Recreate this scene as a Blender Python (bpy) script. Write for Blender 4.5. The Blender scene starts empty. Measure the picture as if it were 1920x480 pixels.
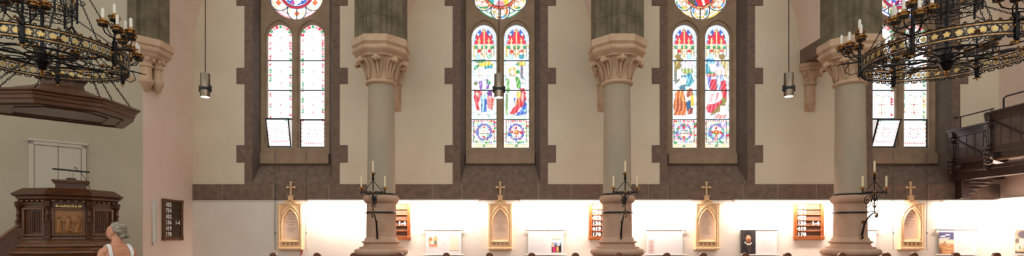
import bpy, bmesh, math, random
import numpy as np
from mathutils import Vector, Matrix
R = math.radians
PI = math.pi
random.seed(7)
SC = bpy.context.scene
COL = SC.collection

# ------------------------------------------------------------------ camera, world, light, exposure
EYE = 1.52
cam_d = bpy.data.cameras.new('camera'); cam = bpy.data.objects.new('camera', cam_d); COL.objects.link(cam)
cam.location = (0, 0, EYE); cam.rotation_euler = (PI/2, 0, 0)
cam_d.sensor_width = 36.0; cam_d.lens = 36.0*1000/1920
cam_d.shift_x = 23/1920; cam_d.shift_y = 200/1920
cam_d.clip_end = 200
SC.camera = cam
SC.view_settings.view_transform = 'Standard'; SC.view_settings.look = 'None'
SC.view_settings.gamma = 1.0; SC.view_settings.use_curve_mapping = False
SC.view_settings.exposure = 0.0
world = bpy.data.worlds.new('daylight'); SC.world = world; world.use_nodes = True
wb = world.node_tree.nodes['Background']
wb.inputs[0].default_value = (1.0, 0.972, 0.90, 1); wb.inputs[1].default_value = 0.80
def area(name, loc, rot, sx, sy, power, color):
    l = bpy.data.lights.new(name, 'AREA'); l.shape = 'RECTANGLE'; l.size = sx; l.size_y = sy
    l.energy = power; l.color = color
    o = bpy.data.objects.new(name, l); COL.objects.link(o); o.location = loc; o.rotation_euler = rot
    return o
# added fill light behind the camera, imitating daylight from assumed windows opposite
area('opposite_fill', (1.0, -6.0, 6.5), (R(72), 0, 0), 24, 6, 390, (1.0, 0.93, 0.82))
STRIP_W = 60

# ------------------------------------------------------------------ helpers
def P(px, py, Y):
    return Vector(((px-937)/1000*Y, Y, EYE+(440-py)/1000*Y))
def PX(px, Y): return (px-937)/1000*Y
def PZ(py, Y): return EYE+(440-py)/1000*Y
def RX(a): return Matrix.Rotation(a, 4, 'X')
def RY(a): return Matrix.Rotation(a, 4, 'Y')
def RZ(a): return Matrix.Rotation(a, 4, 'Z')
def T(x, y=0, z=0): return Matrix.Translation((x, y, z))

class MB:
    def __init__(s, M=None): s.v=[]; s.f=[]; s.M = M or Matrix.Identity(4)
    def add(s, vs, fs):
        n=len(s.v); s.v += [s.M @ Vector(v) for v in vs]; s.f += [tuple(i+n for i in f) for f in fs]
    def box(s, x0,x1,y0,y1,z0,z1):
        s.add([(x0,y0,z0),(x1,y0,z0),(x1,y1,z0),(x0,y1,z0),(x0,y0,z1),(x1,y0,z1),(x1,y1,z1),(x0,y1,z1)],
              [(0,3,2,1),(4,5,6,7),(0,1,5,4),(1,2,6,5),(2,3,7,6),(3,0,4,7)])
    def cbox(s, c, d):
        s.box(c[0]-d[0]/2,c[0]+d[0]/2,c[1]-d[1]/2,c[1]+d[1]/2,c[2]-d[2]/2,c[2]+d[2]/2)
    def bbox(s, x0,x1,y0,y1,z0,z1,b=0.01):      # box with chamfered edges
        def ring(z,i): return [(x0+i,y0+i*0,z),(x1-i,y0,z),(x1,y0+i,z),(x1,y1-i,z),(x1-i,y1,z),(x0+i,y1,z),(x0,y1-i,z),(x0,y0+i,z)]
        def inn(z): return [(x0+b,y0+b,z),(x1-b,y0+b,z),(x1-b,y0+b,z),(x1-b,y1-b,z),(x1-b,y1-b,z),(x0+b,y1-b,z),(x0+b,y1-b,z),(x0+b,y0+b,z)]
        rings=[inn(z0),ring(z0+b,b),ring(z1-b,b),inn(z1)]
        vs=[p for r in rings for p in r]; fs=[]
        for k in range(3):
            for i in range(8):
                j=(i+1)%8; fs.append((k*8+i,k*8+j,(k+1)*8+j,(k+1)*8+i))
        fs += [tuple(range(7,-1,-1)), tuple(range(24,32))]
        s.add(vs,fs)
    def prism(s, pts, h0, h1, axis='z'):         # pts CCW
        n=len(pts)
        def mk(p,h): return {'z':(p[0],p[1],h),'y':(p[0],h,p[1]),'x':(h,p[0],p[1])}[axis]
        vs=[mk(p,h0) for p in pts]+[mk(p,h1) for p in pts]
        fs=[tuple(range(n-1,-1,-1)),tuple(range(n,2*n))]+[(i,(i+1)%n,n+(i+1)%n,n+i) for i in range(n)]
        s.add(vs,fs)
    def loft(s, rings, cap=True, close=True):
        n=len(rings[0]); vs=[p for r in rings for p in r]; fs=[]
        for k in range(len(rings)-1):
            for i in range(n if close else n-1):
                j=(i+1)%n; fs.append((k*n+i,k*n+j,(k+1)*n+j,(k+1)*n+i))
        if cap and close: fs += [tuple(range(n-1,-1,-1)), tuple(range((len(rings)-1)*n,len(rings)*n))]
        s.add(vs,fs)
    def lathe(s, prof, n=24, c=(0,0), a0=0.0, rot=0.0, arc=2*PI, sc=(1,1)):
        rings=[]
        full = arc>6.28
        m = n if full else n+1
        for r,z in prof:
            rings.append([(c[0]+sc[0]*r*math.cos(a0+rot+arc*i/n), c[1]+sc[1]*r*math.sin(a0+rot+arc*i/n), z) for i in range(m)])
        s.loft(rings, cap=(tuple(prof[0])!=tuple(prof[-1])), close=True)
    def tube(s, pts, r, n=8, close=False, cap=True):
        pts=[Vector(p) for p in pts]; k=len(pts)
        rs = r if isinstance(r,(list,tuple)) else [r]*k
        rings=[]; up=None
        for i,p in enumerate(pts):
            a=pts[(i-1)%k] if (close or i>0) else p; b=pts[(i+1)%k] if (close or i<k-1) else p
            t=(b-a)
            if t.length<1e-9: t=Vector((0,0,1))
            t.normalize()
            if up is None:
                up = Vector((0,0,1)) if abs(t.z)<0.9 else Vector((1,0,0))
            u=(up - t*up.dot(t))
            if u.length<1e-6: u=Vector((1,0,0)).cross(t)
            u.normalize(); w=t.cross(u); up=u
            rings.append([tuple(p+u*rs[i]*math.cos(2*PI*q/n)+w*rs[i]*math.sin(2*PI*q/n)) for q in range(n)])
        if close: rings.append(rings[0])
        s.loft(rings, cap=(cap and not close))
    def sph(s, c, r, n=12, m=8):
        rx,ry,rz = r if isinstance(r,(list,tuple)) else (r,r,r)
        rings=[]
        for k in range(m+1):
            a=-PI/2+PI*k/m; a=max(min(a,PI/2-0.02),-PI/2+0.02)
            rings.append([(c[0]+rx*math.cos(a)*math.cos(2*PI*i/n),c[1]+ry*math.cos(a)*math.sin(2*PI*i/n),c[2]+rz*math.sin(a)) for i in range(n)])
        s.loft(rings)
    def torus(s, c, r, t, n=16, m=6, axis='z', a0=0, arc=2*PI):
        pts=[]
        k=n if arc>6.28 else n+1
        for i in range(k):
            a=a0+arc*i/n; x,y=r*math.cos(a),r*math.sin(a)
            pts.append({'z':(c[0]+x,c[1]+y,c[2]),'y':(c[0]+x,c[1],c[2]+y),'x':(c[0],c[1]+x,c[2]+y)}[axis])
        s.tube(pts,t,m,close=arc>6.28)
    def build(s, name, mat, parent=None, smooth=True, ang=35, **props):
        me=bpy.data.meshes.new(name)
        off = Vector((0,0,0))
        me.from_pydata([tuple(v) for v in s.v],[],s.f)
        bm=bmesh.new(); bm.from_mesh(me); bmesh.ops.recalc_face_normals(bm, faces=bm.faces); bm.to_mesh(me); bm.free()
        return link(name, me, mat, parent, smooth, ang, **props)

def link(name, me, mat, parent=None, smooth=True, ang=35, **props):
    if mat:
        me.materials.clear()
        me.materials.append(mat)
    if smooth:
        me.polygons.foreach_set('use_smooth',[True]*len(me.polygons))
        try: me.set_sharp_from_angle(angle=R(ang))
        except Exception: pass
    o=bpy.data.objects.new(name, me); COL.objects.link(o)
    if parent is not None: o.parent=parent
    for k,v in props.items(): o[k]=v
    return o
def tag(o, label=None, cat=None, group=None, kind=None):
    if label: o['label']=label
    if cat: o['category']=cat
    if group: o['group']=group
    if kind: o['kind']=kind
    return o
def empty(name, M, label=None, cat=None, group=None, kind=None):
    o=bpy.data.objects.new(name, None); COL.objects.link(o); o.empty_display_size=.2
    o.matrix_world = M
    return tag(o,label,cat,group,kind)
def copy_tree(o, parent=None):
    c=o.copy(); COL.objects.link(c)
    if parent is not None: c.parent=parent
    for ch in list(o.children): copy_tree(ch,c)
    return c
def flat_with_holes(name, outer, holes, y0, y1, mat, parent=None, **props):
    """polygon with holes drawn in the X-Z plane, solid between y0 and y1"""
    cu=bpy.data.curves.new(name,'CURVE'); cu.dimensions='2D'; cu.fill_mode='BOTH'; cu.extrude=abs(y1-y0)/2
    for pts in [outer]+holes:
        sp=cu.splines.new('POLY'); sp.points.add(len(pts)-1); sp.use_cyclic_u=True
        for i,p in enumerate(pts): sp.points[i].co=(p[0],p[1],0,1)
    tmp=bpy.data.objects.new(name+'_c',cu); COL.objects.link(tmp)
    dg=bpy.context.evaluated_depsgraph_get(); dg.update()
    me=bpy.data.meshes.new_from_object(tmp.evaluated_get(dg))
    bpy.data.objects.remove(tmp); bpy.data.curves.remove(cu)
    me.transform(T(0,(y0+y1)/2,0) @ RX(PI/2))
    me.name=name
    return link(name, me, mat, parent, True, 30, **props)
def text(name, body, size, M, mat, parent=None, ext=0.002, align='LEFT', bold=0.0, **props):
    cu=bpy.data.curves.new(name,'FONT'); cu.body=body; cu.size=size; cu.extrude=ext; cu.align_x=align; cu.offset=bold
    cu.resolution_u=2; cu.space_character=1.12 if name in ('number','verse_number') else 1.0
    tmp=bpy.data.objects.new(name+'_t',cu); COL.objects.link(tmp)
    dg=bpy.context.evaluated_depsgraph_get(); dg.update()
    me=bpy.data.meshes.new_from_object(tmp.evaluated_get(dg)); bpy.data.objects.remove(tmp); bpy.data.curves.remove(cu)
    me.transform(M @ RX(PI/2)); me.name=name
    return link(name, me, mat, parent, False, **props)

# ------------------------------------------------------------------ materials
def srgb(r,g,b):
    f=lambda c:(c/255/12.92 if c/255<=0.04045 else ((c/255+0.055)/1.055)**2.4)
    return (f(r),f(g),f(b),1)
def mat(name, col, rough=0.7, metal=0.0, col2=None, scale=6, detail=6, bump=0.0, bscale=40, spec=0.4, stretch=(1,1,1), coat=0, contrast=(0.35,0.65), emit=None, estr=0):
    m=bpy.data.materials.new(name); m.use_nodes=True; nt=m.node_tree; b=nt.nodes['Principled BSDF']
    b.inputs['Roughness'].default_value=rough; b.inputs['Metallic'].default_value=metal
    b.inputs['Specular IOR Level'].default_value=spec; b.inputs['Coat Weight'].default_value=coat
    b.inputs['Coat Roughness'].default_value=0.15
    b.inputs['Base Color'].default_value=col
    tc=nt.nodes.new('ShaderNodeTexCoord'); mp=nt.nodes.new('ShaderNodeMapping'); mp.inputs['Scale'].default_value=stretch
    nt.links.new(tc.outputs['Object'],mp.inputs[0])
    if col2:
        n=nt.nodes.new('ShaderNodeTexNoise'); n.inputs['Scale'].default_value=scale; n.inputs['Detail'].default_value=detail
        r=nt.nodes.new('ShaderNodeValToRGB'); r.color_ramp.elements[0].position=contrast[0]; r.color_ramp.elements[1].position=contrast[1]
        r.color_ramp.elements[0].color=col; r.color_ramp.elements[1].color=col2
        nt.links.new(mp.outputs[0],n.inputs['Vector']); nt.links.new(n.outputs['Fac'],r.inputs[0]); nt.links.new(r.outputs[0],b.inputs['Base Color'])
    if bump:
        n2=nt.nodes.new('ShaderNodeTexNoise'); n2.inputs['Scale'].default_value=bscale; n2.inputs['Detail'].default_value=4
        bp=nt.nodes.new('ShaderNodeBump'); bp.inputs['Strength'].default_value=bump; bp.inputs['Distance'].default_value=0.01
        nt.links.new(mp.outputs[0],n2.inputs['Vector']); nt.links.new(n2.outputs['Fac'],bp.inputs['Height']); nt.links.new(bp.outputs[0],b.inputs['Normal'])
    if emit:
        b.inputs['Emission Color'].default_value=emit; b.inputs['Emission Strength'].default_value=estr
    return m
def wood(name,c1,c2,rough=0.4,coat=0.3,stretch=(3,3,18),scale=2.2):
    return mat(name,c1,rough,0,c2,scale,8,0.15,30,stretch=stretch,coat=coat,contrast=(0.3,0.7))
M={}
M['plaster']=mat('cream_plaster',srgb(226,214,192),0.9,col2=srgb(219,206,183),scale=1.2,bump=0.12,bscale=60,spec=.2)
M['plaster_white']=mat('white_plaster',srgb(236,228,216),0.9,col2=srgb(231,221,208),scale=1.5,bump=0.1,bscale=60,spec=.2)
M['plaster_pink']=mat('warm_plaster',srgb(236,217,203),0.9,col2=srgb(229,207,192),scale=1.0,bump=0.12,bscale=60,spec=.2)
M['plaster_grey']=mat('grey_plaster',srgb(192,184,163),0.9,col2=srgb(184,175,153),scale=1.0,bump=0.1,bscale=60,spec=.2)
M['basalt']=mat('brown_basalt',srgb(110,92,82),0.85,col2=srgb(136,116,102),scale=9,detail=12,bump=0.35,bscale=90,spec=.25,contrast=(.3,.75))
M['reveal']=mat('grey_reveal_stone',srgb(98,90,82),0.85,col2=srgb(112,98,88),scale=5,detail=10,bump=0.3,spec=.25)
M['bandstone']=mat('brown_band_stone',srgb(114,97,85),0.85,col2=srgb(134,113,98),scale=7,detail=12,bump=0.3,spec=.25)
M['mortar']=mat('pale_mortar',srgb(150,135,122),0.95)
M['tracery']=mat('sand_tracery',srgb(164,142,120),0.85,col2=srgb(150,128,106),scale=4,detail=8,bump=0.2,spec=.25)
M['sand']=mat('pink_sandstone',srgb(205,178,150),0.85,col2=srgb(192,161,132),scale=5,detail=10,bump=0.25,bscale=50,spec=.25)
M['sand_low']=mat('rose_sandstone',srgb(204,172,149),0.85,col2=srgb(190,156,133),scale=3,detail=10,bump=0.25,bscale=50,spec=.25)
M['shaft']=mat('grey_sandstone',srgb(165,157,138),0.8,col2=srgb(182,164,144),scale=2.0,detail=10,bump=0.12,bscale=60,stretch=(1,1,.45),spec=.3)
M['greystone']=mat('dark_grey_stone',srgb(124,114,94),0.9,col2=srgb(100,91,73),scale=4,detail=10,bump=0.3,spec=.25)
M['tablet']=mat('cream_tuff',srgb(244,208,164),0.85,col2=srgb(234,194,148),scale=8,bump=0.2,spec=.25)
M['inscription']=mat('pale_inscribed_stone',srgb(252,226,204),0.8)
M['letters']=mat('faded_red_letters',srgb(196,138,112),0.8)
M['wood_dark']=wood('carved_walnut',srgb(60,34,16),srgb(94,54,26),0.42,.1)
M['wood_mid']=wood('oiled_oak',srgb(82,50,24),srgb(110,69,36),0.38,.2)
M['wood_relief']=wood('relief_oak',srgb(128,84,40),srgb(165,112,58),0.45,.2,scale=4)
M['wood_board']=wood('board_oak',srgb(138,70,28),srgb(166,92,42),0.45,.1)
M['board_slat']=mat('board_slat',srgb(112,78,60),0.75,col2=srgb(98,66,50),scale=8)
M['wood_gallery']=wood('gallery_stained_wood',srgb(52,34,30),srgb(72,50,44),0.3,.5)
M['wood_gallery_panel']=wood('gallery_panel_wood',srgb(82,66,62),srgb(104,88,84),0.3,.5)
M['wood_pew']=wood('pew_wood',srgb(96,54,32),srgb(124,74,44),0.4,.3)
M['iron']=mat('black_iron',srgb(28,28,30),0.38,0.6,spec=.5)
M['gold']=mat('gilded_brass',srgb(196,150,90),0.32,1.0,col2=srgb(120,84,46),scale=30)
M['goldleaf']=mat('pale_gold_leaf',srgb(196,170,108),0.35,0.85)
M['candle']=mat('wax_white',srgb(238,235,226),0.5,spec=.4)
M['candle_y']=mat('wax_cream',srgb(240,226,190),0.5,spec=.4)
M['chrome']=mat('brushed_steel',srgb(150,140,126),0.25,1.0,col2=srgb(128,112,96),scale=4,stretch=(8,8,.2))
M['black']=mat('black_plastic',srgb(30,32,34),0.4)
M['lampglow']=mat('lamp_glow',(1,1,1,1),0.5,emit=(1,0.86,0.68,1),estr=6)
M['tubeglow']=mat('tube_glow',(1,1,1,1),0.5,emit=(1,0.86,0.76,1),estr=2.2)
M['white_metal']=mat('white_metal',srgb(225,222,216),0.4)
M['white_paint']=mat('door_paint',srgb(205,198,182),0.55)
M['paper']=mat('paper',srgb(240,236,232),0.8)
M['paper_y']=mat('yellowed_paper',srgb(248,234,206),0.8)
M['lead']=mat('window_lead',srgb(60,66,68),0.5,0.3)
M['frame_black']=mat('casement_iron',srgb(34,38,38),0.45,0.4)
M['skin']=mat('skin',srgb(208,152,122),0.55,col2=srgb(198,138,108),scale=8,spec=.35)
M['hair']=mat('grey_hair',srgb(112,102,86),0.5,col2=srgb(176,168,152),scale=3,stretch=(12,3,12),bump=.5,bscale=10)
M['cloth_white']=mat('white_cotton',srgb(232,232,232),0.85,bump=.2,bscale=120)
M['trousers']=mat('blue_linen',srgb(90,100,120),0.9,bump=.2,bscale=120)
M['floor']=mat('floor_tile',srgb(120,88,66),0.6,col2=srgb(100,72,54),scale=5)
M['red']=mat('red_paint',srgb(190,30,30),0.5)
M['cord']=mat('cord',srgb(90,82,74),0.8)

def vcol_mat(name, emission):
    m=bpy.data.materials.new(name); m.use_nodes=True; nt=m.node_tree; b=nt.nodes['Principled BSDF']
    a=nt.nodes.new('ShaderNodeAttribute'); a.attribute_name='Col'
    if emission:
        b.inputs['Base Color'].default_value=(.02,.02,.02,1); b.inputs['Roughness'].default_value=.3
        nt.links.new(a.outputs['Color'],b.inputs['Emission Color']); b.inputs['Emission Strength'].default_value=emission
    else:
        nt.links.new(a.outputs['Color'],b.inputs['Base Color']); b.inputs['Roughness'].default_value=.7
    return m
M['glass']=vcol_mat('stained_glass',1.25)
M['print']=vcol_mat('printed_picture',0)

def colour_grid(name, W, H, cols, mat_, parent, Mx, **props):
    """W x H metres, upright in X-Z, (0,0) at lower left; cols is (ny,nx,3) linear, row 0 on top"""
    ny,nx,_=cols.shape
    xs=np.linspace(0,W,nx); zs=np.linspace(H,0,ny)
    X,Z=np.meshgrid(xs,zs)
    v=np.stack([X.ravel(),np.zeros(X.size),Z.ravel()],1)
    i=np.arange(nx*ny).reshape(ny,nx)
    f=np.stack([i[1:,:-1].ravel(),i[1:,1:].ravel(),i[:-1,1:].ravel(),i[:-1,:-1].ravel()],1)
    me=bpy.data.meshes.new(name); me.from_pydata(v.tolist(),[],f.tolist())
    at=me.color_attributes.new('Col','FLOAT_COLOR','POINT')
    c=np.concatenate([cols.reshape(-1,3),np.ones((nx*ny,1))],1).astype(np.float32)
    at.data.foreach_set('color',c.ravel())
    me.transform(Mx)
    return link(name,me,mat_,parent,False,**props)

# ------------------------------------------------------------------ painted pictures: shapes coloured by glass piece
def lin(c):
    c=np.array(c,float)/255; return np.where(c<=.04045,c/12.92,((c+.055)/1.055)**2.4)
def in_poly(x,y,poly):
    ins=np.zeros(x.shape,bool); n=len(poly)
    for i in range(n):
        x0,y0=poly[i]; x1,y1=poly[(i+1)%n]
        if y0==y1: continue
        c=((y0>y)!=(y1>y)) & (x < (x1-x0)*(y-y0)/(y1-y0)+x0)
        ins^=c
    return ins
def paint(x,y,shapes,base):
    out=np.tile(lin(base),(x.size,1)).reshape(x.shape+(3,))
    for s in shapes:
        if s[0]=='e':
            _,cx,cy,rx,ry,c=s; m=((x-cx)/rx)**2+((y-cy)/ry)**2<1
        elif s[0]=='r':
            _,x0,x1,y0,y1,c=s; m=(x>=x0)&(x<x1)&(y>=y0)&(y<y1)
        else:
            _,pts,c=s; m=in_poly(x,y,pts)
        out[m]=lin(c)
    return out
def voronoi(gx,gy,seeds):
    q=np.stack([gx.ravel(),gy.ravel()],1); d1=np.full(len(q),1e9); d2=d1.copy(); idx=np.zeros(len(q),int)
    for k,(a,b) in enumerate(seeds):
        d=np.hypot(q[:,0]-a,q[:,1]-b)
        nw=d<d1
        d2=np.where(nw,d1,np.minimum(d2,d)); idx[nw]=k; d1=np.where(nw,d,d1)
    return idx.reshape(gx.shape),(d2-d1).reshape(gx.shape)
W_=(250,250,250)
RED=(215,45,62); BLU=(52,96,190); GRN=(58,150,96); YEL=(240,200,80); ORA=(205,105,45); PUR=(140,100,175)
SKY=(165,215,240); GOLD=(200,160,90); PINK=(235,150,160); OLV=(140,120,70); TEAL=(60,150,165)
def canopy_head(rng, left):
    s=[]
    s.append(('p',[(2,40),(2,18),(14,3),(23,0),(32,3),(44,18),(44,40)],(205,222,250)))
    s+=[('p',[(5,32),(8,18),(16,8),(19,16),(12,28)],BLU),('p',[(41,32),(38,18),(30,8),(27,16),(34,28)],BLU),
        ('e',12,18,2.6,2.6,W_),('e',34,18,2.6,2.6,W_),('e',8,28,2,2,W_),('e',38,28,2,2,W_)]
    s+=[('p',[(23,5),(28,14),(31,22),(38,18),(37,27),(42,36),(4,36),(9,27),(8,18),(15,22),(18,14)],RED)]
    for x in (14,23,32):
        t=6 if x==23 else 24
        s+=[('r',x-.9,x+1.1,t,48,(250,235,190)),('r',x-3,x+3,t+5,t+7,(250,220,150))]
    s+=[('e',14,38,4,3,(250,225,170)),('e',32,38,4,3,(250,225,170))]
    for x in (8,20,27,39): s.append(('e',x,42,2.8,3.2,GRN))
    for x in (14,33): s.append(('e',x,49,2.8,2.8,RED))
    for x in (3,23,43): s+=[('r',x-2,x+2,38,60,YEL),('r',x-1,x+1,40,58,(255,250,235))]
    for x in (11,18,28,36): s.append(('r',x-.8,x+.8,44,56,GOLD))
    return s
def lower_panel(c1,c2,cross):
    s=[('r',0,46,178,232,(250,248,242)),('r',4,42,182,222,(250,240,236))]
    for k in range(10):
        s+=[('r',4+k*4,5.5+k*4,180,182,RED),('r',4+k*4,6+k*4,220,222,GRN),('r',3,5,182+k*4,184.3+k*4,GRN if k%2 else RED),('r',41,43,182+k*4,184.3+k*4,GRN if k%2 else RED)]
    for k in range(16):
        a=2*PI*k/16; s.append(('e',23+13*math.cos(a),202+14*math.sin(a),2.2,2.2,(c1,c2,(120,120,190))[k%3]))
    if cross:
        s+=[('e',23,202,4,4,ORA),('e',23,202,2,2,YEL)]
        for a in range(4): s.append(('e',23+8*math.cos(a*PI/2),202+8*math.sin(a*PI/2),2.2,2.2,RED))
    else:
        s+=[('e',23,202,9,9,(255,252,244)),('e',23,193,3,1.5,RED),('e',23,211,3,1.5,RED),('r',15,31,199,200,(190,170,160)),('r',15,31,204,205,(190,170,160))]
    s+=[('r',2,44,226,230,(250,225,170)),('e',23,228,3,2,GRN)]
    return s
def border_side(rng, cols, y0=40, y1=178):
    s=[]; y=y0
    while y<y1:
        h=rng.uniform(3,6)
        for x in (0,42.5): s.append(('r',x,x+3.5,y,y+h,cols[int(rng.integers(len(cols)))]))
        y+=h
    return s
def design(win, side, rng):
    pale=[(225,240,250),(235,245,235),(245,250,255),(215,230,240)]
    if win in (1,4):
        s=[]; y=16
        cols=[RED,(240,235,240),(250,250,250),(235,120,130),(245,240,235),GRN] if win==1 else [GRN,(245,245,240),RED,(250,250,250),(120,190,120),(230,220,120)]
        while y<178:
            for x in (1.5,41):
                s.append(('p',[(x-1,y+5),(x+4,y+5),((x+4) if x<20 else x-1,y-.5)],cols[int(rng.integers(len(cols)))]))
            y+=5
        for k in range(9):
            a=PI*(k+.5)/9; s.append(('e',23-19.5*math.cos(a),22-18.5*math.sin(a),3,2.8,[RED,GRN,(240,160,160)][k%3]))
        for cy in (24,48,88,110,150,165):
            s+=[('e',23,cy,1.6,1.6,PINK if win==1 else RED)]
            if win==4: s+=[('e',23+5*math.cos(a*PI/2),cy+5*math.sin(a*PI/2),1.2,1.2,YEL) for a in range(4)]
        for cy in (38,134,196):
            for k in range(12): s.append(('e',5+k*3.4,cy+2*math.sin(k*1.4),1,1,(210,190,200) if win==1 else [GRN,PINK,YEL][k%3]))
        for k in range(10):
            a=2*PI*k/10; s.append(('e',23+8*math.cos(a),205+8*math.sin(a),1.2,1.2,(200,170,190)))
        for k in range(11): s.append(('r',2+k*4,3.5+k*4,222,224,RED)); s+=[('r',1,3,182+k*4,184+k*4,RED if k%2 else W_),('r',43,45,182+k*4,184+k*4,RED if k%2 else W_)]
        return s,(252,252,252)
    s=canopy_head(rng,side==0)
    s+=border_side(rng,pale+[(200,225,215)])
    base=(240,246,250)
    if win==2 and side==0:
        s+=[('e',12,60,4,4,SKY),('e',33,60,4,4,(150,200,170)),('p',[(4,66),(26,64),(24,70),(8,71)],GRN),('p',[(12,72),(32,68),(40,74),(24,79),(10,77)],YEL),
            ('p',[(6,77),(16,74),(10,82),(5,84)],GRN),('p',[(24,78),(38,74),(38,80),(26,82)],TEAL),('r',12,16,78,98,(225,210,205)),
            ('e',24,98,5,6,(250,240,232)),('p',[(14,106),(30,102),(33,120),(16,123)],PUR),('p',[(20,104),(28,104),(27,122),(20,122)],(230,222,245)),
            ('e',31,108,3,3,GRN),('e',8,110,3,4,(120,130,80)),('p',[(5,123),(18,123),(16,140),(8,156),(5,140)],RED),('p',[(6,126),(14,128),(12,138)],(245,205,190)),
            ('e',22,128,4,4,(248,210,190)),('p',[(17,132),(30,132),(31,140),(15,142)],SKY),('p',[(19,140),(28,140),(27,164),(18,164)],BLU),('p',[(20,140),(24,140),(23,164),(20,164)],(140,200,240)),
            ('p',[(28,134),(38,132),(41,150),(38,160),(30,156)],PINK),('p',[(33,140),(40,138),(38,158),(34,156)],(235,110,90)),('p',[(30,124),(38,122),(36,134),(30,132)],(110,60,140)),
            ('p',[(8,150),(12,148),(14,160),(9,160)],RED),('p',[(5,165),(42,163),(42,176),(5,176)],(225,238,232)),('p',[(10,168),(20,166),(16,172)],(160,205,180)),('p',[(28,168),(38,170),(32,174)],(160,205,180))]
        s+=lower_panel(PUR,(110,130,190),False)
    elif win==2:
        s+=[('e',12,60,5,4.5,(180,215,240)),('e',33,60,5,4,TEAL),('e',16,88,7,8,YEL),('e',16,89,5,6,(250,225,205)),('p',[(24,70),(40,68),(40,76),(26,78)],YEL),('p',[(20,74),(30,70),(28,77)],GRN),
            ('e',26,88,4,3.5,GRN),('r',31,35,76,100,(120,110,130)),('p',[(10,97),(20,96),(24,116),(10,120)],(248,240,236)),('p',[(21,96),(30,104),(31,121),(24,118)],(90,160,70)),
            ('p',[(5,100),(10,104),(10,128),(5,128)],(110,175,90)),('p',[(28,104),(40,100),(40,112),(32,110)],SKY),('e',36,106,3,4,(245,225,215)),
            ('p',[(10,124),(24,122),(22,150),(10,160)],(250,248,244)),('e',28,131,4.5,6,YEL),('p',[(30,118),(38,122),(41,138),(36,150),(20,168),(10,166),(26,148),(33,134)],RED),
            ('p',[(33,124),(38,130),(36,146),(30,140)],(240,140,140)),('p',[(24,138),(31,138),(26,152),(22,150)],ORA),('p',[(38,138),(42,150),(42,168),(28,170),(18,172),(30,162),(38,150)],BLU),
            ('p',[(32,160),(42,158),(40,166)],(120,185,235)),('p',[(18,138),(22,136),(20,150)],BLU),('p',[(5,168),(20,170),(40,172),(42,177),(5,177)],(200,225,205)),('r',4,7,130,168,(130,170,100))]
        s+=lower_panel(PUR,BLU,True)
    elif side==0:
        s+=[('e',12,60,5,5,OLV),('e',33,60,4,4,SKY),('p',[(5,66),(20,64),(17,80),(10,96),(5,92)],OLV),('p',[(8,68),(14,68),(9,84)],(190,160,80)),
            ('p',[(16,70),(34,68),(40,78),(30,84),(20,82)],(230,215,245)),('p',[(18,82),(38,82),(40,90),(22,92)],(150,165,100)),('p',[(5,88),(14,86),(14,106),(6,112)],(110,120,110)),
            ('p',[(10,84),(17,82),(18,98),(10,104)],(245,242,236)),('p',[(18,96),(36,92),(41,106),(34,116),(20,110)],TEAL),('p',[(22,98),(32,96),(34,106),(26,108)],(130,190,225)),
            ('e',22,106,6,8,(240,230,215)),('p',[(14,116),(24,112),(26,124),(16,126)],(70,120,140)),
            ('p',[(8,126),(20,120),(28,150),(26,170),(6,172),(4,150)],ORA),('p',[(10,140),(20,136),(20,160),(8,165)],(170,80,38)),('p',[(14,124),(20,124),(24,146),(18,144)],(225,140,70)),
            ('p',[(28,122),(38,120),(40,134),(30,140)],(165,85,55)),('p',[(34,134),(41,130),(41,152),(36,154)],YEL),('p',[(26,144),(36,142),(36,165),(30,165)],(40,90,130)),
            ('p',[(24,138),(34,134),(36,140),(26,146)],(245,220,200)),('p',[(30,158),(40,156),(38,168),(30,168)],(140,60,50)),('r',4,42,170,178,(235,240,248))]
        s+=lower_panel(GRN,(220,120,140),False)
    else:
        s+=[('e',12,60,4.5,4.5,(175,215,240)),('e',33,60,5,5,OLV),('p',[(4,64),(20,66),(20,72),(6,72)],(90,170,230)),('p',[(24,68),(28,68),(29,84),(24,84)],(150,145,190)),
            ('p',[(32,64),(44,66),(43,96),(37,96),(38,80),(32,74)],(185,165,110)),('p',[(4,72),(10,78),(12,88),(4,90)],TEAL),('p',[(6,92),(22,90),(24,96),(6,98)],(205,130,120)),('e',14,90,5,2,GRN),
            ('e',30,88,10,11,(225,215,240)),('e',29,89,8,9,(250,232,236)),('e',28,90,5,6,(248,214,196)),('p',[(22,98),(34,94),(40,110),(34,124),(24,118)],(150,170,225)),('p',[(24,99),(30,99),(31,112),(26,114)],(245,240,250)),
            ('p',[(6,98),(12,96),(16,112),(10,120)],(120,120,200)),('p',[(12,104),(22,102),(24,122),(12,124)],RED),('p',[(32,106),(40,104),(41,124),(41,142),(34,150),(30,128)],RED),
            ('p',[(12,126),(32,122),(36,142),(24,158),(8,158),(10,140)],(250,225,228)),('p',[(6,150),(22,148),(34,140),(32,154),(20,164),(6,164)],(220,55,80)),('p',[(14,130),(18,130),(12,148)],PINK),('p',[(24,128),(28,128),(20,152)],PINK),
            ('p',[(30,148),(38,146),(40,152),(30,162),(18,168),(12,170),(14,166)],OLV),('p',[(33,138),(40,136),(40,148),(35,148)],(120,140,60)),('p',[(30,152),(40,152),(41,172),(30,172)],(240,228,215)),('p',[(20,170),(40,170),(41,176),(20,176)],(230,150,150)),
            ('r',4,20,170,177,(215,225,235))]
        s+=lower_panel((90,170,160),(130,110,190),True)
        s+=[('e',23,213,3,4,PINK)]
    return s,base
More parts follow.
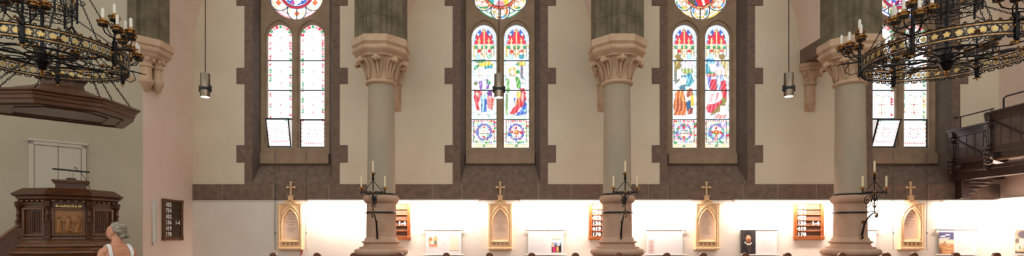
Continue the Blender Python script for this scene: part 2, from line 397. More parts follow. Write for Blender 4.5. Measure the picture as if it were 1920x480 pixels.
def light_cols(win, side):
    rng=np.random.default_rng(win*10+side)
    nx,ny=70,350
    gx,gy=np.meshgrid(np.linspace(0,46,nx),np.linspace(0,232,ny))
    shapes,base=design(win,side,rng)
    seeds=[]
    step=3.5 if win in (2,3) else 4.4
    yy=step/2
    while yy<232:
        xx=step/2
        while xx<46:
            seeds.append((xx+rng.uniform(-.38,.38)*step,yy+rng.uniform(-.38,.38)*step)); xx+=step
        yy+=step
    idx,edge=voronoi(gx,gy,seeds)
    direct=paint(gx,gy,shapes,base); flat=direct.copy()
    sd=np.array(seeds); pc=paint(sd[:,0],sd[:,1],shapes,base)
    bg=np.abs(pc-lin(base)).sum(1)<.02
    if win in (2,3):
        pal=np.array([lin(q) for q in ((205,226,244),(214,236,222),(228,218,240),(246,240,222),(236,244,250),(180,212,232))])
        ch=rng.random(len(seeds))<.55; m=bg&ch&(sd[:,1]>58)&(sd[:,1]<178)
        pc[m]=pal[rng.integers(0,len(pal),m.sum())]
        pal2=np.array([lin(q) for q in ((150,205,175),(190,170,220),(240,170,170),(250,225,150),(160,195,235))])
        m2=(rng.random(len(seeds))<.42)&(sd[:,1]>=180)&(sd[:,1]<226)&(pc.min(1)>.7); pc[m2]=pal2[rng.integers(0,5,m2.sum())]
        lowbg=(gy>=180)&(gy<226)&(flat.min(2)>.7); direct=np.where(lowbg[...,None],pc[idx],direct)
        dbg=(np.abs(direct-lin(base)).sum(2)<.02); direct=np.where((dbg)[...,None],pc[idx],direct)
        fold=.5+.5*np.sin(gx*.95+gy*.22+2.5*np.sin(gy*.11)); fig=(flat.max(2)-flat.min(2)>.22)&(gy>66)&(gy<178)
        direct=np.where(fig[...,None],direct*(.62+.8*fold[...,None])+.16*fold[...,None]**4,direct)
    pc=pc*rng.uniform(.75 if win in(2,3) else .94,1.1,(len(seeds),1))
    c=pc[idx]*.15+direct*.85
    # shape outlines
    dx=np.abs(np.diff(flat,axis=1,append=flat[:,-1:])).sum(2)+np.abs(np.diff(flat,axis=0,append=flat[-1:])).sum(2)
    k_edge=.86 if win in (2,3) else .72
    c=np.where((dx>.25)[...,None],c*(.30 if win in (2,3) else .75),c)
    c=np.where((edge<.42)[...,None],c*k_edge,c)
    for yb in (67,123,178): c[np.abs(gy-yb)<.9]=lin((70,84,90))
    for yb in (20,44,95,150,205): c[np.abs(gy-yb)<.34]*=.5
    boost=1.3 if win in (2,3) else (1.2 if win==1 else 1.05)
    return (c*boost)[...,:]
def rose_cols(win):
    rng=np.random.default_rng(win+77)
    n=200; g=np.linspace(-54,54,n); X,Y=np.meshgrid(g,g)   # Y down
    r=np.hypot(X,Y); a=np.arctan2(Y,X)
    c=np.tile(lin((246,246,250)),(n*n,1)).reshape(n,n,3)
    seeds=[(rng.uniform(-54,54),rng.uniform(-54,54)) for _ in range(520)]
    idx,edge=voronoi(X,Y,seeds)
    # spandrels
    hue={1:[PINK,(250,245,250),(215,60,120)],2:[GRN,(240,245,250),RED],3:[YEL,(245,245,245),RED],4:[BLU,(240,240,250),YEL]}[win]
    c[(r>44)]=lin(hue[0]); c[(r>46)&(r<50)]=lin(hue[1])
    petal=np.zeros((n,n),bool); pedge=np.zeros((n,n),bool)
    for k in range(6):
        t=R(90+60*k); px,py=36*math.cos(t),36*math.sin(t)
        d=np.hypot(X-px,Y-py); m=d<18.3; petal|=m
        col=np.tile(lin((250,248,244)),(n*n,1)).reshape(n,n,3)
        if win!=1:
            ring=(d>11)&(d<15); rc=np.array([lin(q) for q in (GRN,YEL,(90,150,210),(240,240,235),ORA)])
            col[ring]=rc[idx[ring]%5]
            for s_ in (-1,1):
                e=np.hypot(X-px*1.05+s_*5*math.sin(t),Y-py*1.05-s_*5*math.cos(t)); col[(e<5.4)]=lin((235,150,80)); col[e<3.8]=lin((252,248,250))
        else:
            e=np.abs(X-px*1.1)+np.abs(Y-py*1.15); col[e<6]=lin((235,110,60)); col[((d>13)&(d<15)&(idx%4==0))]=lin((240,190,110))
        c[m]=col[m]; pedge|=(d>16.6)&(d<18.6)
    c[pedge&(r>31)]=lin((45,58,66))
    # inner roundel
    inn=r<32.5; c[inn]=lin((180,30,70) if win in (1,4) else (205,80,60))
    if win in (2,3): c[(r<32.5)&(r>28)&(idx%3==0)]=lin((240,170,110))
    c[r<28]=lin((238,240,246))
    if win in (1,4):
        m=(r<26)&(r>17)&(idx%2==0); pal=np.array([lin(q) for q in (BLU,PINK,(200,60,120),(240,235,245))]); c[m]=pal[idx[m]%4]
        c[r<13]=lin((50,140,210)); c[r<8]=lin((250,235,170)); c[r<5]=lin((230,240,250))
    elif win==2:
        c[(r<27)]=lin((225,240,240))
        c[(r<27)&(X<-8)&(Y>-12)]=lin((60,170,160)); c[(r<27)&(X>-12)&(X<6)&(Y>4)]=lin((245,240,244)); c[(r<27)&(X>5)&(X<16)]=lin((238,205,80)); c[(r<27)&(np.hypot(X,Y-24)<8)]=lin((240,160,170)); c[(r<27)&(np.hypot(X-2,Y+8)<6)]=lin((240,205,180))
    else:
        c[(r<27)]=lin((50,90,180)); c[(r<27)&(X<-10)]=lin((100,90,60)); c[(r<27)&(np.hypot((X-5),(Y-14)*.8)<13)]=lin((220,35,50)); c[(r<27)&(np.abs(X-Y*.3)<2.4)&(Y>0)]=lin((245,225,215)); c[(r<27)&(np.hypot(X,Y+6)<6)]=lin((240,205,180))
    c[(r>26.8)&(r<28.4)]=lin((60,40,40)); c[(np.abs(r-32.5)<.8)]*=.35
    c[(np.abs(X)<1.1)&(r>31)]=lin((50,58,62)); c[(edge<.5)]*=.6
    c[r>52.8]=lin((60,72,80))
    return c*(1.35 if win==1 else 1.15)

# ------------------------------------------------------------------ architecture dimensions
YW=12.9; YG=13.26; YC=11.38
ZTOP=9.0
XL=-7.42; XR=12.07; YL=11.09
MIDW=[-2.515,2.49,7.49]                       # wall lines behind the columns
WIN=[-5.02,0.013,5.02,9.98]                   # window centres
WING=[(554.5-937)*.001*YG,(938-937)*.001*YG,(1315-937)*.001*YG,(1687.5-937)*.001*YG]
Z_SB=3.28                                      # bottom of tracery
Z_LB=PZ(277,YG); Z_LT=PZ(45,YG)
LW=46.5/1000*YG                                # width of a lancet
LOFF=30.5/1000*YG
ROS_Z=PZ(-18,YG); ROS_R=54/1000*YG

def arch_pts(cx,hw,z0,zs,rise,n=14):
    """pointed opening: straight to zs, then two arcs reaching zs+rise"""
    r=(hw*hw+rise*rise)/(2*hw)
    out=[(cx-hw,z0),(cx+hw,z0)]
    for i in range(n+1):
        a=math.asin(rise/r)*i/n; out.append((cx+hw-r+r*math.cos(a),zs+r*math.sin(a)))
    for i in range(n-1,-1,-1):
        a=math.asin(rise/r)*i/n; out.append((cx-hw+r-r*math.cos(a),zs+r*math.sin(a)))
    return out

# floor, walls
b=MB(); b.box(-11,XR+.3,-2,YW+.4,-.15,0); tag(b.build('floor',M['floor'],smooth=False),kind='structure')
holes=[arch_pts(c,0.97,2.745,7.3,1.3) for c in WIN]
flat_with_holes('wall_back',[(XL,2.45),(XR,2.45),(XR,ZTOP),(XL,ZTOP)],holes,YW,YW+.34,M['plaster'],kind='structure')
b=MB(); b.box(XL,XR,YW,YW+.34,0,2.45); b.build('wall_back_lower',M['plaster_white'],smooth=False,kind='structure')
b=MB(); b.box(XL-.35,XL,YL,YW+.34,0,ZTOP); b.build('wall_left',M['plaster_pink'],smooth=False,kind='structure')
b=MB(); b.box(XR,XR+.35,-2,YW+.34,0,ZTOP); b.build('wall_right',M['plaster_pink'],smooth=False,kind='structure')
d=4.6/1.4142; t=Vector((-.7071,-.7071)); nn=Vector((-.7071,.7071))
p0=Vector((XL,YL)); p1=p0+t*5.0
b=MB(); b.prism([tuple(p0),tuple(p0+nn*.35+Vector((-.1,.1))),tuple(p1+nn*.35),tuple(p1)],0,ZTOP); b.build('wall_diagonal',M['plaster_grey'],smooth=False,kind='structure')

# stone band (string course) with joints
b=MB(); z0,z1=PZ(375,YW),PZ(345.5,YW)
b.box(XL+.002,XR-.002,YW-.0285,YW,z0+.004,z1-.004); b.build('trim_1',M['mortar'],smooth=False,kind='structure')
b=MB(); x=XL+.002
rb=random.Random(3)
cuts=[362,418,513,617,700,812,866,945,1009,1070,1160,1215,1251,1392,1457,1530,1580,1640,1700,1740,1800,1832,1873]
for a,c in zip(cuts[:-1],cuts[1:]):
    b.bbox(PX(a,YW)+.006,PX(c,YW)-.006,YW-.03,YW-.001,z0,z1,.005)
b.build('trim_2',M['bandstone'],smooth=False,kind='structure')

# ------------------------------------------------------------------ windows
def blocks(b,cx,s,w0,w1,z0,z1):
    pass
for wi in range(4):
    c=WIN[wi]; cg=WING[wi]
    root=empty('window_%d'%(wi+1),T(c,YW,2.7),kind='structure')
    inv=T(-c,-YW,-2.7)
    def bd(b,n,m,**k):
        b.M=Matrix.Identity(4); b.v=[inv@v for v in b.v]; return b.build(n,m,root,**k)
    # quoins of brown stone around the opening, flush with the plaster
    b=MB(); zs=[(2.745,PZ(305,YW),1.15),(PZ(305,YW),PZ(272,YW),1.345),(PZ(272,YW),4.4,1.15),(4.4,PZ(158,YW),1.15),(PZ(158,YW),PZ(127,YW),1.345),(PZ(127,YW),6.2,1.15),(6.2,PZ(11,YW),1.15),(PZ(11,YW),7.4,1.345),(7.4,8.3,1.2)]
    for (a,e,w) in zs:
        for s in (-1,1):
            x0,x1=sorted((c+s*.965,c+s*w)); b.bbox(x0,x1,YW-.014,YW+.08,a+.003,e-.003,.004)
    bd(b,'quoin_surround',M['basalt'],smooth=False)
    # splayed reveals
    b=MB()
    for s in (-1,1):
        xo=c+s*.97; xi=cg+s*.855
        xb=xo+s*.12
        b.prism([(xo,YW-.002),(xi,YG-.02),(xb,YG-.02),(xb,YW+.02)] if s<0 else [(xo,YW-.002),(xb,YW+.02),(xb,YG-.02),(xi,YG-.02)],2.6,8.4)
    bd(b,'splayed_reveal',M['reveal'],smooth=False)
    # sloping sill
    b=MB(); zt=Z_SB+.01
    b.add([(c-1.15,YW-.013,2.735),(c+1.15,YW-.013,2.735),(c+1.15,YW-.013,2.76),(c-1.15,YW-.013,2.76),
           (c+1.06,YG+.0,zt),(c-1.06,YG+.0,zt),(c+1.06,YG,2.735),(c-1.06,YG,2.735)],
          [(0,1,2,3),(3,2,4,5),(5,4,6,7),(0,7,6,1),(1,6,4,2),(0,3,5,7)])
    for jx in (-.62,.55):
        pass
    bd(b,'sloping_sill',M['basalt'],smooth=False)
    # tracery plate with two lancets and a rose
    outer=arch_pts(cg,.95,Z_SB-.02,7.5,1.35)
    hs=[arch_pts(cg+s*LOFF,LW/2,Z_LB,Z_LT-.33,.33) for s in (-1,1)]
    hs.append([(cg+ROS_R*math.cos(2*PI*i/48),ROS_Z+ROS_R*math.sin(2*PI*i/48)) for i in range(48)])
    o=flat_with_holes('tracery',outer,hs,YG,YG+.14,M['tracery'],root); o.data.transform(inv)
    # recessed orders: raised mouldings around openings
    outer2=arch_pts(cg,.853,Z_SB-.02,7.4,1.2)
    hs2=[arch_pts(cg+s*LOFF,LW/2+.045,Z_LB-.0,Z_LT-.33,.42) for s in (-1,1)]
    hs2.append([(cg+(ROS_R+.035)*math.cos(2*PI*i/48),ROS_Z+(ROS_R+.035)*math.sin(2*PI*i/48)) for i in range(48)])
    o=flat_with_holes('moulded_order',outer2,hs2,YG-.035,YG-.001,M['tracery'],root); o.data.transform(inv)
    b=MB(); b.bbox(cg-.853,cg+.853,YG-.12,YG-.03,Z_SB-.01,Z_SB+.25,.01)
    bd(b,'stone_ledge',M['tracery'],smooth=False)
    # glass
    yg=YG+.07
    for s in (0,1):
        sx=cg+(-1,1)[s]*LOFF
        cols=light_cols(wi+1,s)
        H=Z_LT-Z_LB
        if wi in (0,3) and s==0:
            k=int(cols.shape[0]*.765)
            up,lo=cols[:k],cols[k:]
            o=colour_grid('stained_glass',LW,H*k/cols.shape[0],up,M['glass'],root,inv@T(sx-LW/2,yg,Z_LB+H*(1-k/cols.shape[0])))
            hh=H*(1-k/cols.shape[0])-.03; ang=R(14 if wi==0 else -18)
            cm=empty('casement',inv@T(sx-LW/2+.02,yg-.03,Z_LB+.03 if wi==0 else Z_LB+.02)); cm.parent=root
            # tilting sash: hinged at its lower edge, falling inwards
            sash=RX(R(15 if wi==0 else 21))
            Wd=LW-.05; x0=0
            sh=Matrix.Shear('XZ',4,(0,0)) if False else Matrix.Identity(4)
            lean=Matrix.Identity(4)
            fm=MB(sash@lean)
            for (a0,a1,q0,q1) in ((x0,x0+Wd,0,.022),(x0,x0+Wd,hh-.022,hh),(x0,x0+.02,0,hh),(x0+Wd-.02,x0+Wd,0,hh)): fm.box(a0,a1,-.02,.02,q0,q1)
            fm.build('sash_frame',M['frame_black'],cm,smooth=False)
            colour_grid('sash_glass',Wd-.05,hh-.05,lo,M['glass'],cm,sash@lean@T(x0+.025,0,.025))
            fb=MB()
            for (a0,a1,q0,q1) in ((sx-LW/2,sx+LW/2,Z_LB,Z_LB+.025),(sx-LW/2,sx+LW/2,Z_LB+H*(1-k/cols.shape[0])-.02,Z_LB+H*(1-k/cols.shape[0])+.012)): fb.box(a0,a1,yg-.03,yg+.03,q0,q1)
            bd(fb,'casement_rail',M['frame_black'],smooth=False)
        else:
            colour_grid('stained_glass',LW,H,cols,M['glass'],root,inv@T(sx-LW/2,yg,Z_LB))
            if wi in (0,3):
                fm=MB(); z1_=Z_LB+H*.235
                for (a0,a1,q0,q1) in ((sx-LW/2,sx+LW/2,Z_LB,Z_LB+.035),(sx-LW/2,sx+LW/2,z1_-.035,z1_),(sx-LW/2,sx-LW/2+.02,Z_LB,z1_),(sx+LW/2-.02,sx+LW/2,Z_LB,z1_)): fm.box(a0,a1,yg-.03,yg-.005,q0,q1)
                bd(fm,'casement_frame',M['frame_black'],smooth=False)
        bb=MB()
        for fr in (67/232,123/232,178/232):
            bb.tube([(sx-LW/2,yg-.012,Z_LT-H*fr),(sx+LW/2,yg-.012,Z_LT-H*fr)],.008,6)
        bd(bb,'saddle_bar',M['lead'])
    colour_grid('rose_glass',2*ROS_R,2*ROS_R,rose_cols(wi+1),M['glass'],root,inv@T(cg-ROS_R,yg,ROS_Z-ROS_R))
# pull cords and cables below the opening casements
for k,(px,y0,y1,lab) in enumerate(((516,280,468,'dark pull cord hanging left of the first memorial tablet'),(574,280,470,'dark pull cord hanging right of the first memorial tablet'),
        (1675,285,470,'dark pull cord hanging left of the fourth memorial tablet'),(1738,285,470,'dark pull cord hanging right of the fourth memorial tablet'))):
    b=MB(); Yf=YW-.05 if px!=1675 else YW-.16
    b.tube([P(px,y0,YG-.14),P(px,min(345,y0+60),YW-.04)+Vector((0,0,.02)),P(px,378,Yf),P(px-1,430,Yf),P(px,y1,Yf)],.006,6)
    b.sph(P(px,437,Yf),(.014,.014,.025),8,6)
    tag(b.build('pull_cord',M['cord']),lab,'cord','window pull cords')

# ------------------------------------------------------------------ aisle vault ribs between bays and pointed vault webs
ZS=5.97
for i,x in enumerate(MIDW):
    b=MB(); b.box(x-.225,x+.225,YC+.2,YW,ZS,8.6); b.build('wall_arch_%d'%(i+1),M['plaster_pink'],smooth=False,kind='structure')
    b=MB(); b.box(x-.228,x+.228,YC+.18,YW-.001,PZ(121,YW),ZS+.004); b.build('trim_%d'%(3+i),M['basalt'],smooth=False,kind='structure')
def web(name,xa,xb):
    hw=(xb-xa)/2; cx=(xa+xb)/2; rise=3.0; r=(hw*hw+rise*rise)/(2*hw)
    inner=[];
    for i in range(17):
        a=math.asin(rise/r)*i/16; inner.append((cx-hw+r-r*math.cos(a),ZS+r*math.sin(a)))
    for i in range(15,-1,-1):
        a=math.asin(rise/r)*i/16; inner.append((cx+hw-r+r*math.cos(a),ZS+r*math.sin(a)))
    outer=[(xb,9.3),(xa,9.3)]
    b=MB(); vs=inner; n=len(vs)
    rings=[[(p[0],YC+.25,p[1]) for p in vs],[(p[0],YW+.001,p[1]) for p in vs],[(p[0]+(0.0),YW+.001,p[1]+.12) for p in vs],[(p[0],YC+.25,p[1]+.12) for p in vs],[(p[0],YC+.25,p[1]) for p in vs]]
    b.loft([list(q) for q in rings],cap=False,close=False)
    b.build(name,M['plaster_pink'],kind='structure')
edges=[XL]+sum([[x-.225,x+.225] for x in MIDW],[])+[XR]
for i in range(4): web('ceiling_vault_%d'%(i+1),edges[2*i],edges[2*i+1] if i<3 else 12.5)

# ------------------------------------------------------------------ columns
def octring(r,z,cx=0,cy=0,rot=PI/8): return [(cx+r*math.cos(rot+i*PI/4),cy+r*math.sin(rot+i*PI/4),z) for i in range(8)]
def build_column():
    root=empty('column',T(0,0,0),cat='column',group='sandstone columns of the arcade')
    b=MB(); b.loft([octring(.60,0),octring(.60,.9),octring(.585,.93)]); 
    b.build('plinth',M['sand_low'],root,smooth=False)
    b=MB()
    prof=[(.50,.93)]+[(.50+.055*math.cos(a),1.195+.058*math.sin(a)-.02) for a in [ -PI/2+PI*k/10 for k in range(11)]]+[(.47,1.235),(.47,1.265),(.39,1.275),(.375,1.30),(.36,1.33),(.39,1.345),(.405,1.36),(.39,1.375),(.35,1.39),(.325,1.45),(.315,1.46)]
    prof=[(.555,.93),(.555,1.06)]+[(.49+.075*math.cos(a),1.155+.07*math.sin(a)) for a in [ -PI/2+PI*k/10 for k in range(11)]]+[(.455,1.23),(.455,1.262),(.385,1.27),(.37,1.30),(.365,1.335),(.40,1.35),(.415,1.365),(.40,1.38),(.36,1.39),(.335,1.45),(.325,1.462)]
    b.lathe(prof,48); b.build('base',M['sand_low'],root)
    b=MB(); b.lathe([(.318,1.462),(.312,1.47),(.306,2.17),(.315,2.18),(.33,2.19),(.36,2.22),(.375,2.26),(.37,2.31),(.34,2.345),(.31,2.36),(.30,2.39)],48); b.build('lower_drum',M['sand_low'],root)
    b=MB(); b.lathe([(.298,2.39),(.296,2.40),(.275,4.69)],48); b.build('shaft',M['shaft'],root)
    # capital: astragal, bell with leaves, crockets, octagonal abacus
    b=MB()
    b.lathe([(.27,4.68),(.31,4.69),(.335,4.715),(.335,4.74),(.31,4.765),(.285,4.78)],40)
    rings=[]
    for k in range(13):
        t=k/12; z=4.77+t*.48; r=.275+.03*t+.17*t**2.6
        rings.append([( (r*(1+.035*math.cos(8*(2*PI*i/64))*(0.3+t)))*math.cos(2*PI*i/64),(r*(1+.035*math.cos(8*(2*PI*i/64))*(.3+t)))*math.sin(2*PI*i/64),z) for i in range(64)])
    b.loft(rings)
    b.build('capital_bell',M['sand'],root,ang=60)
    for i in range(8):
        a=2*PI*i/8+PI/8*0
        lf=MB(RZ(a))
        # leaf rib rising and curling out to a knob
        pts=[(.29,0,4.8),(.315,0,4.95),(.36,0,5.08),(.43,0,5.17),(.50,0,5.19),(.535,0,5.15),(.53,0,5.09),(.50,0,5.09)]
        lf.tube(pts,[.022,.03,.034,.036,.04,.04,.032,.02],8)
        for s in (-1,1):
            lf.tube([(.30,s*.03,4.8),(.32,s*.065,4.95),(.38,s*.085,5.08),(.45,s*.08,5.15),(.49,s*.065,5.12)],[.012,.02,.026,.028,.02],6)
            lf.sph((.51,s*.048,5.135),(.036,.036,.042),10,7)
        lf.sph((.545,0,5.125),(.035,.034,.045),10,7)
        lf.build('crocket',M['sand'],root)
    b=MB()
    b.loft([octring(r,z) for r,z in ((.46,5.2),(.50,5.215),(.51,5.245),(.52,5.25),(.575,5.29),(.60,5.31),(.615,5.34),(.61,5.375),(.575,5.395),(.57,5.41),(.615,5.45),(.625,5.455),(.625,5.585),(.61,5.60))])
    b.build('abacus',M['sand'],root,smooth=False)
    # clustered pier above carrying the arcade
    b=MB(); pr=[]
    half=[(.08,-.46),(.19,-.46),(.215,-.40),(.27,-.40),(.30,-.36),(.355,-.38),(.40,-.35),(.43,-.29),(.50,-.26),(.52,-.2),(.52,.2)]
    ro=[(.08*math.cos(a)+0,-.46+.10*math.sin(a)) for a in (PI,PI*1.2,PI*1.4,PI*1.6,PI*1.8,2*PI)]
    left=[(-x,y) for x,y in reversed(half[1:])]
    poly=left+[(-.10,-.46)]+[( .10*math.cos(a),-.46+.10*math.sin(a)) for a in (PI*1.15,PI*1.3,PI*1.5,PI*1.7,PI*1.85)]+[(.10,-.46)]+half[1:]
    zc=5.6; q=random.Random(5)
    while zc<8.9:
        h=.42; b.prism([(x,y) for x,y in poly],zc+.002,min(zc+h-.004,9)); b.prism([(x*.985,y*.985) for x,y in poly],zc+h-.004,zc+h+.002); zc+=h
    b.build('clustered_pier',M['greystone'],root,ang=40)
    return root
c0=build_column()
colx=[PX(715,YC),PX(1157,YC),PX(1594,YC)]
clabs=['sandstone column with carved leaf capital between the first and second windows from the left','sandstone column with carved leaf capital between the second and third windows from the left','sandstone column with leaf capital whose top is overlapped by the right chandelier']
for i in range(3):
    o=c0 if i==0 else copy_tree(c0)
    o.location=(colx[i],YC,0); o['label']=clabs[i]

# wall corbels behind the columns
def build_corbel():
    root=empty('wall_corbel',T(0,0,0),cat='corbel',group='small leaf corbels on the aisle wall')
    ZT=5.62
    b=MB(); hs=lambda r,z:[(-r,0,z),(-r,-r*.55,z),(-r*.5,-r,z),(r*.5,-r,z),(r,-r*.55,z),(r,0,z)]
    b.loft([hs(r,z) for r,z in ((.17,ZT-.22),(.2,ZT-.18),(.25,ZT-.15),(.25,ZT-.12),(.23,ZT-.11),(.26,ZT-.08),(.26,ZT-.0))]); b.build('abacus',M['sand'],root,smooth=False)
    b=MB(); b.lathe([(.10,ZT-.50),(.15,ZT-.49),(.15,ZT-.46),(.11,ZT-.45),(.12,ZT-.36),(.17,ZT-.25),(.2,ZT-.2)],20,c=(0,-.01))
    for s in (-1,0,1):
        b.tube([(s*.09,-.1,ZT-.44),(s*.13,-.14+abs(s)*.04,ZT-.3),(s*.19,-.2+abs(s)*.07,ZT-.24),(s*.2,-.22+abs(s)*.07,ZT-.28)],[.02,.03,.035,.03],8)
        b.sph((s*.2,-.2+abs(s)*.07,ZT-.28),.035,8,6)
    b.build('leaf_capital',M['sand'],root)
    b=MB(); b.lathe([(.005,ZT-1.13),(.05,ZT-1.08),(.1,ZT-.98),(.13,ZT-.93),(.13,ZT-.86),(.105,ZT-.84),(.105,ZT-.5)],20,c=(0,-.01)); b.box(-.13,.13,-.02,0,ZT-1.12,ZT-.5); b.build('corbel_shaft',M['sand'],root)
    return root
k0=build_corbel()
kl=['small sandstone corbel peeping out behind the right side of the first column','small sandstone corbel peeping out behind the left side of the middle column','small sandstone leaf corbel under the brown stone block left of the third column']
for i,x in enumerate(MIDW):
    o=k0 if i==0 else copy_tree(k0); o.location=(x,YW,0); o['label']=kl[i]

# respond on the left corner: grey cluster on a broad corbelled capital
cx,cy=-7.60,11.30
root=empty('corner_respond',T(cx,cy,4.5),'broad sandstone corbel capital carrying grey stone shafts at the left corner','corbel')
inv=T(-cx,-cy,-4.5)
b=MB(inv); b.loft([octring(r,z,cx,cy) for r,z in ((.42,5.2),(.48,5.24),(.50,5.27),(.56,5.31),(.58,5.35),(.56,5.38),(.56,5.40),(.61,5.43),(.61,5.56))]); b.build('abacus',M['sand'],root,smooth=False)
b=MB(inv)
for (dx,dy,r) in ((.20,-.14,.13),(-.06,-.30,.12),(.30,.08,.10)):
    X_,Y_=cx+dx,cy+dy
    b.lathe([(.01,4.52),(r*.5,4.56),(r*.9,4.66),(r*1.12,4.7),(r*1.12,4.76),(r*.85,4.79),(r*.8,5.02),(r*1.05,5.03),(r*1.05,5.06),(r*.85,5.08),(r*1.0,5.16),(r*1.5,5.24)],18,c=(X_,Y_))
    for q in range(8):
        a=2*PI*q/8; b.sph((X_+r*1.25*math.cos(a),Y_+r*1.25*math.sin(a),5.17),(.035,.035,.045),8,6)
b.prism([(cx-.25,cy-.27),(cx+.22,cy-.05),(cx+.24,cy+.3),(cx-.25,cy+.3)],4.6,5.22)
b.build('corbel_shafts',M['sand'],root)
b=MB(inv); poly=[(-.42,-.1),(-.34,-.34),(-.22,-.36),(-.2,-.28),(-.1,-.26),(-.08,-.36),(.02,-.42),(.14,-.36),(.16,-.26),(.26,-.22),(.3,-.3),(.38,-.22),(.4,-.05),(.34,0),(.42,.1),(.42,.3),(-.42,.3)]
zc=5.56
while zc<8.9:
    b.prism([(cx+x,cy+y) for x,y in poly],zc+.002,zc+.396); b.prism([(cx+x*.98,cy+y*.98) for x,y in poly],zc+.396,zc+.402); zc+=.4
b.build('clustered_shafts',M['greystone'],root,ang=40)

# ------------------------------------------------------------------ candle brackets on the columns
def scroll(cx,cz,r0,r1,a0,a1,n=22,y=0):
    return [(y,cx+(r0+(r1-r0)*i/n)*math.cos(a0+(a1-a0)*i/n),cz+(r0+(r1-r0)*i/n)*math.sin(a0+(a1-a0)*i/n)) for i in range(n+1)]
def candle_parts(root,x,y,z,h,r,Mc,big=1.0):
    b=MB(T(x,y,z)); b.lathe([(.004,-.05),(.02*big,-.045),(.012*big,-.03),(.03*big,-.02),(.045*big,-.005),(.062*big,.0),(.062*big,.006),(.03*big,.01),(.022*big,.03),(.026*big,.035),(.02*big,.04)],14)
    cup=b.build('drip_cup',M['gold'],root)
    for q in range(6):
        pass
    b=MB(T(x,y,z)); b.lathe([(r,.012),(r,.012+h-.004),(r*.7,.012+h),(.003,.014+h),(.003,.026+h)],12); b.build('candle',Mc,root)
def build_bracket():
    root=empty('candle_bracket',T(0,0,0),cat='candle holder',group='wrought iron candle brackets on the columns')
    Zr1,Zr2=2.37,1.985
    for z,n in ((Zr1,.315),(Zr2,.322)):
        b=MB(); 
        for s in (-1,1):
            rings=[]
        b.lathe([(n,z-.016),(n+.012,z-.016),(n+.012,z+.016),(n,z+.016),(n,z-.016)],40); b.build('clamp_ring',M['iron'],root)
    yp=-.74
    b=MB()
    b.tube([(0,-.30,Zr1-.01),(0,yp,Zr1-.01)],.011,8); b.tube([(0,-.30,Zr2),(0,yp-.12,Zr2+.0)],.010,8)
    b.tube([(0,yp,Zr2-.02),(0,yp,2.62)],.012,8)
    # big supporting S scroll
    pts=[(0,-.37,1.50),(0,-.40,1.60),(0,-.44,1.72),(0,-.52,1.83),(0,-.62,1.91),(0,-.72,1.955),(0,-.80,1.95),(0,-.835,1.91),(0,-.81,1.87),(0,-.77,1.87),(0,-.765,1.90)]
    b.tube(pts,[.022,.02,.018,.016,.015,.014,.013,.012,.012,.012,.014],8)
    b.tube([(0,-.37,1.50),(0,-.345,1.47),(0,-.37,1.44),(0,-.405,1.455),(0,-.40,1.49)],.018,8)
    b.tube([(0,-.455,1.75),(0,-.43,1.80),(0,-.385,1.80),(0,-.375,1.76),(0,-.41,1.745)],.011,8)
    # scrollwork between post and column
    b.tube([(0,p[1],p[2]) for p in scroll(-.53,2.21,.02,.13,0,3.6*PI,40)],.009,6)
    b.tube([(0,-.70,2.33),(0,-.66,2.2),(0,-.70,2.1),(0,-.73,2.05)],.008,6)
    b.tube([(0,-.79,2.33),(0,-.82,2.2),(0,-.79,2.1),(0,-.75,2.05)],.008,6)
    b.build('scroll_arm',M['iron'],root)
    b=MB()
    b.tube([(-.235,yp,Zr1),(.235,yp,Zr1)],.011,8)
    for s in (-1,1):
        b.tube([(0,yp,2.60),(s*.10,yp,2.48),(s*.2,yp,Zr1)],.007,6)
        b.tube([(0,yp,2.14),(s*.03,yp,2.25),(s*.10,yp,2.33),(s*.19,yp,Zr1)],.007,6)
        b.tube([(s*.235,yp,Zr1-.05),(s*.235,yp,Zr1+.05)],.014,8)
        b.sph((s*.06,yp,Zr1),.02,8,6); b.sph((s*.12,yp,Zr1),.016,8,6)
    b.tube([(.015,yp,2.36),(.05,yp,2.28),(.03,yp,2.2),(-.02,yp,2.15),(-.04,yp,2.08)],.006,6)
    b.lathe([(.01,2.60),(.035,2.61),(.015,2.63),(.035,2.65),(.012,2.67),(.03,2.69),(.012,2.71)],12,c=(0,yp))
    b.build('cross_bar',M['iron'],root)
    b=MB()
    b.sph((0,yp,Zr1),(.03,.03,.03),10,8); b.sph((0,yp,2.10),.022,10,8); b.sph((0,-.79,1.9),(.02,.03,.03),8,6); b.sph((0,-.37,1.47),(.03,.03,.03),8,6)
    b.sph((0,-.42,1.76),.02,8,6); b.sph((0,yp-.12,Zr2),(.012,.03,.012),8,6)
    for a in (PI/2,0,PI): b.sph((.0,yp-.09+.03*math.cos(a),Zr2+.03*math.sin(a)),.012,6,5)
    b.sph((0,yp-.09,Zr2-.03),.012,6,5)
    b.build('gilt_rosettes',M['gold'],root)
    candle_parts(root,0,yp,2.735,.24,.019,M['candle_y'])
    for s in (-1,1): candle_parts(root,s*.235,yp,2.44,.235,.019,M['candle_y'])
    return root
b0=build_bracket()
bl=['black iron three candle bracket clamped to the column between the first and second windows','black iron three candle bracket clamped to the column between the second and third windows','black iron three candle bracket, seen from the side, on the column below the right chandelier']
for i in range(3):
    o=b0 if i==0 else copy_tree(b0)
    o.location=(colx[i],YC,0); o['label']=bl[i]

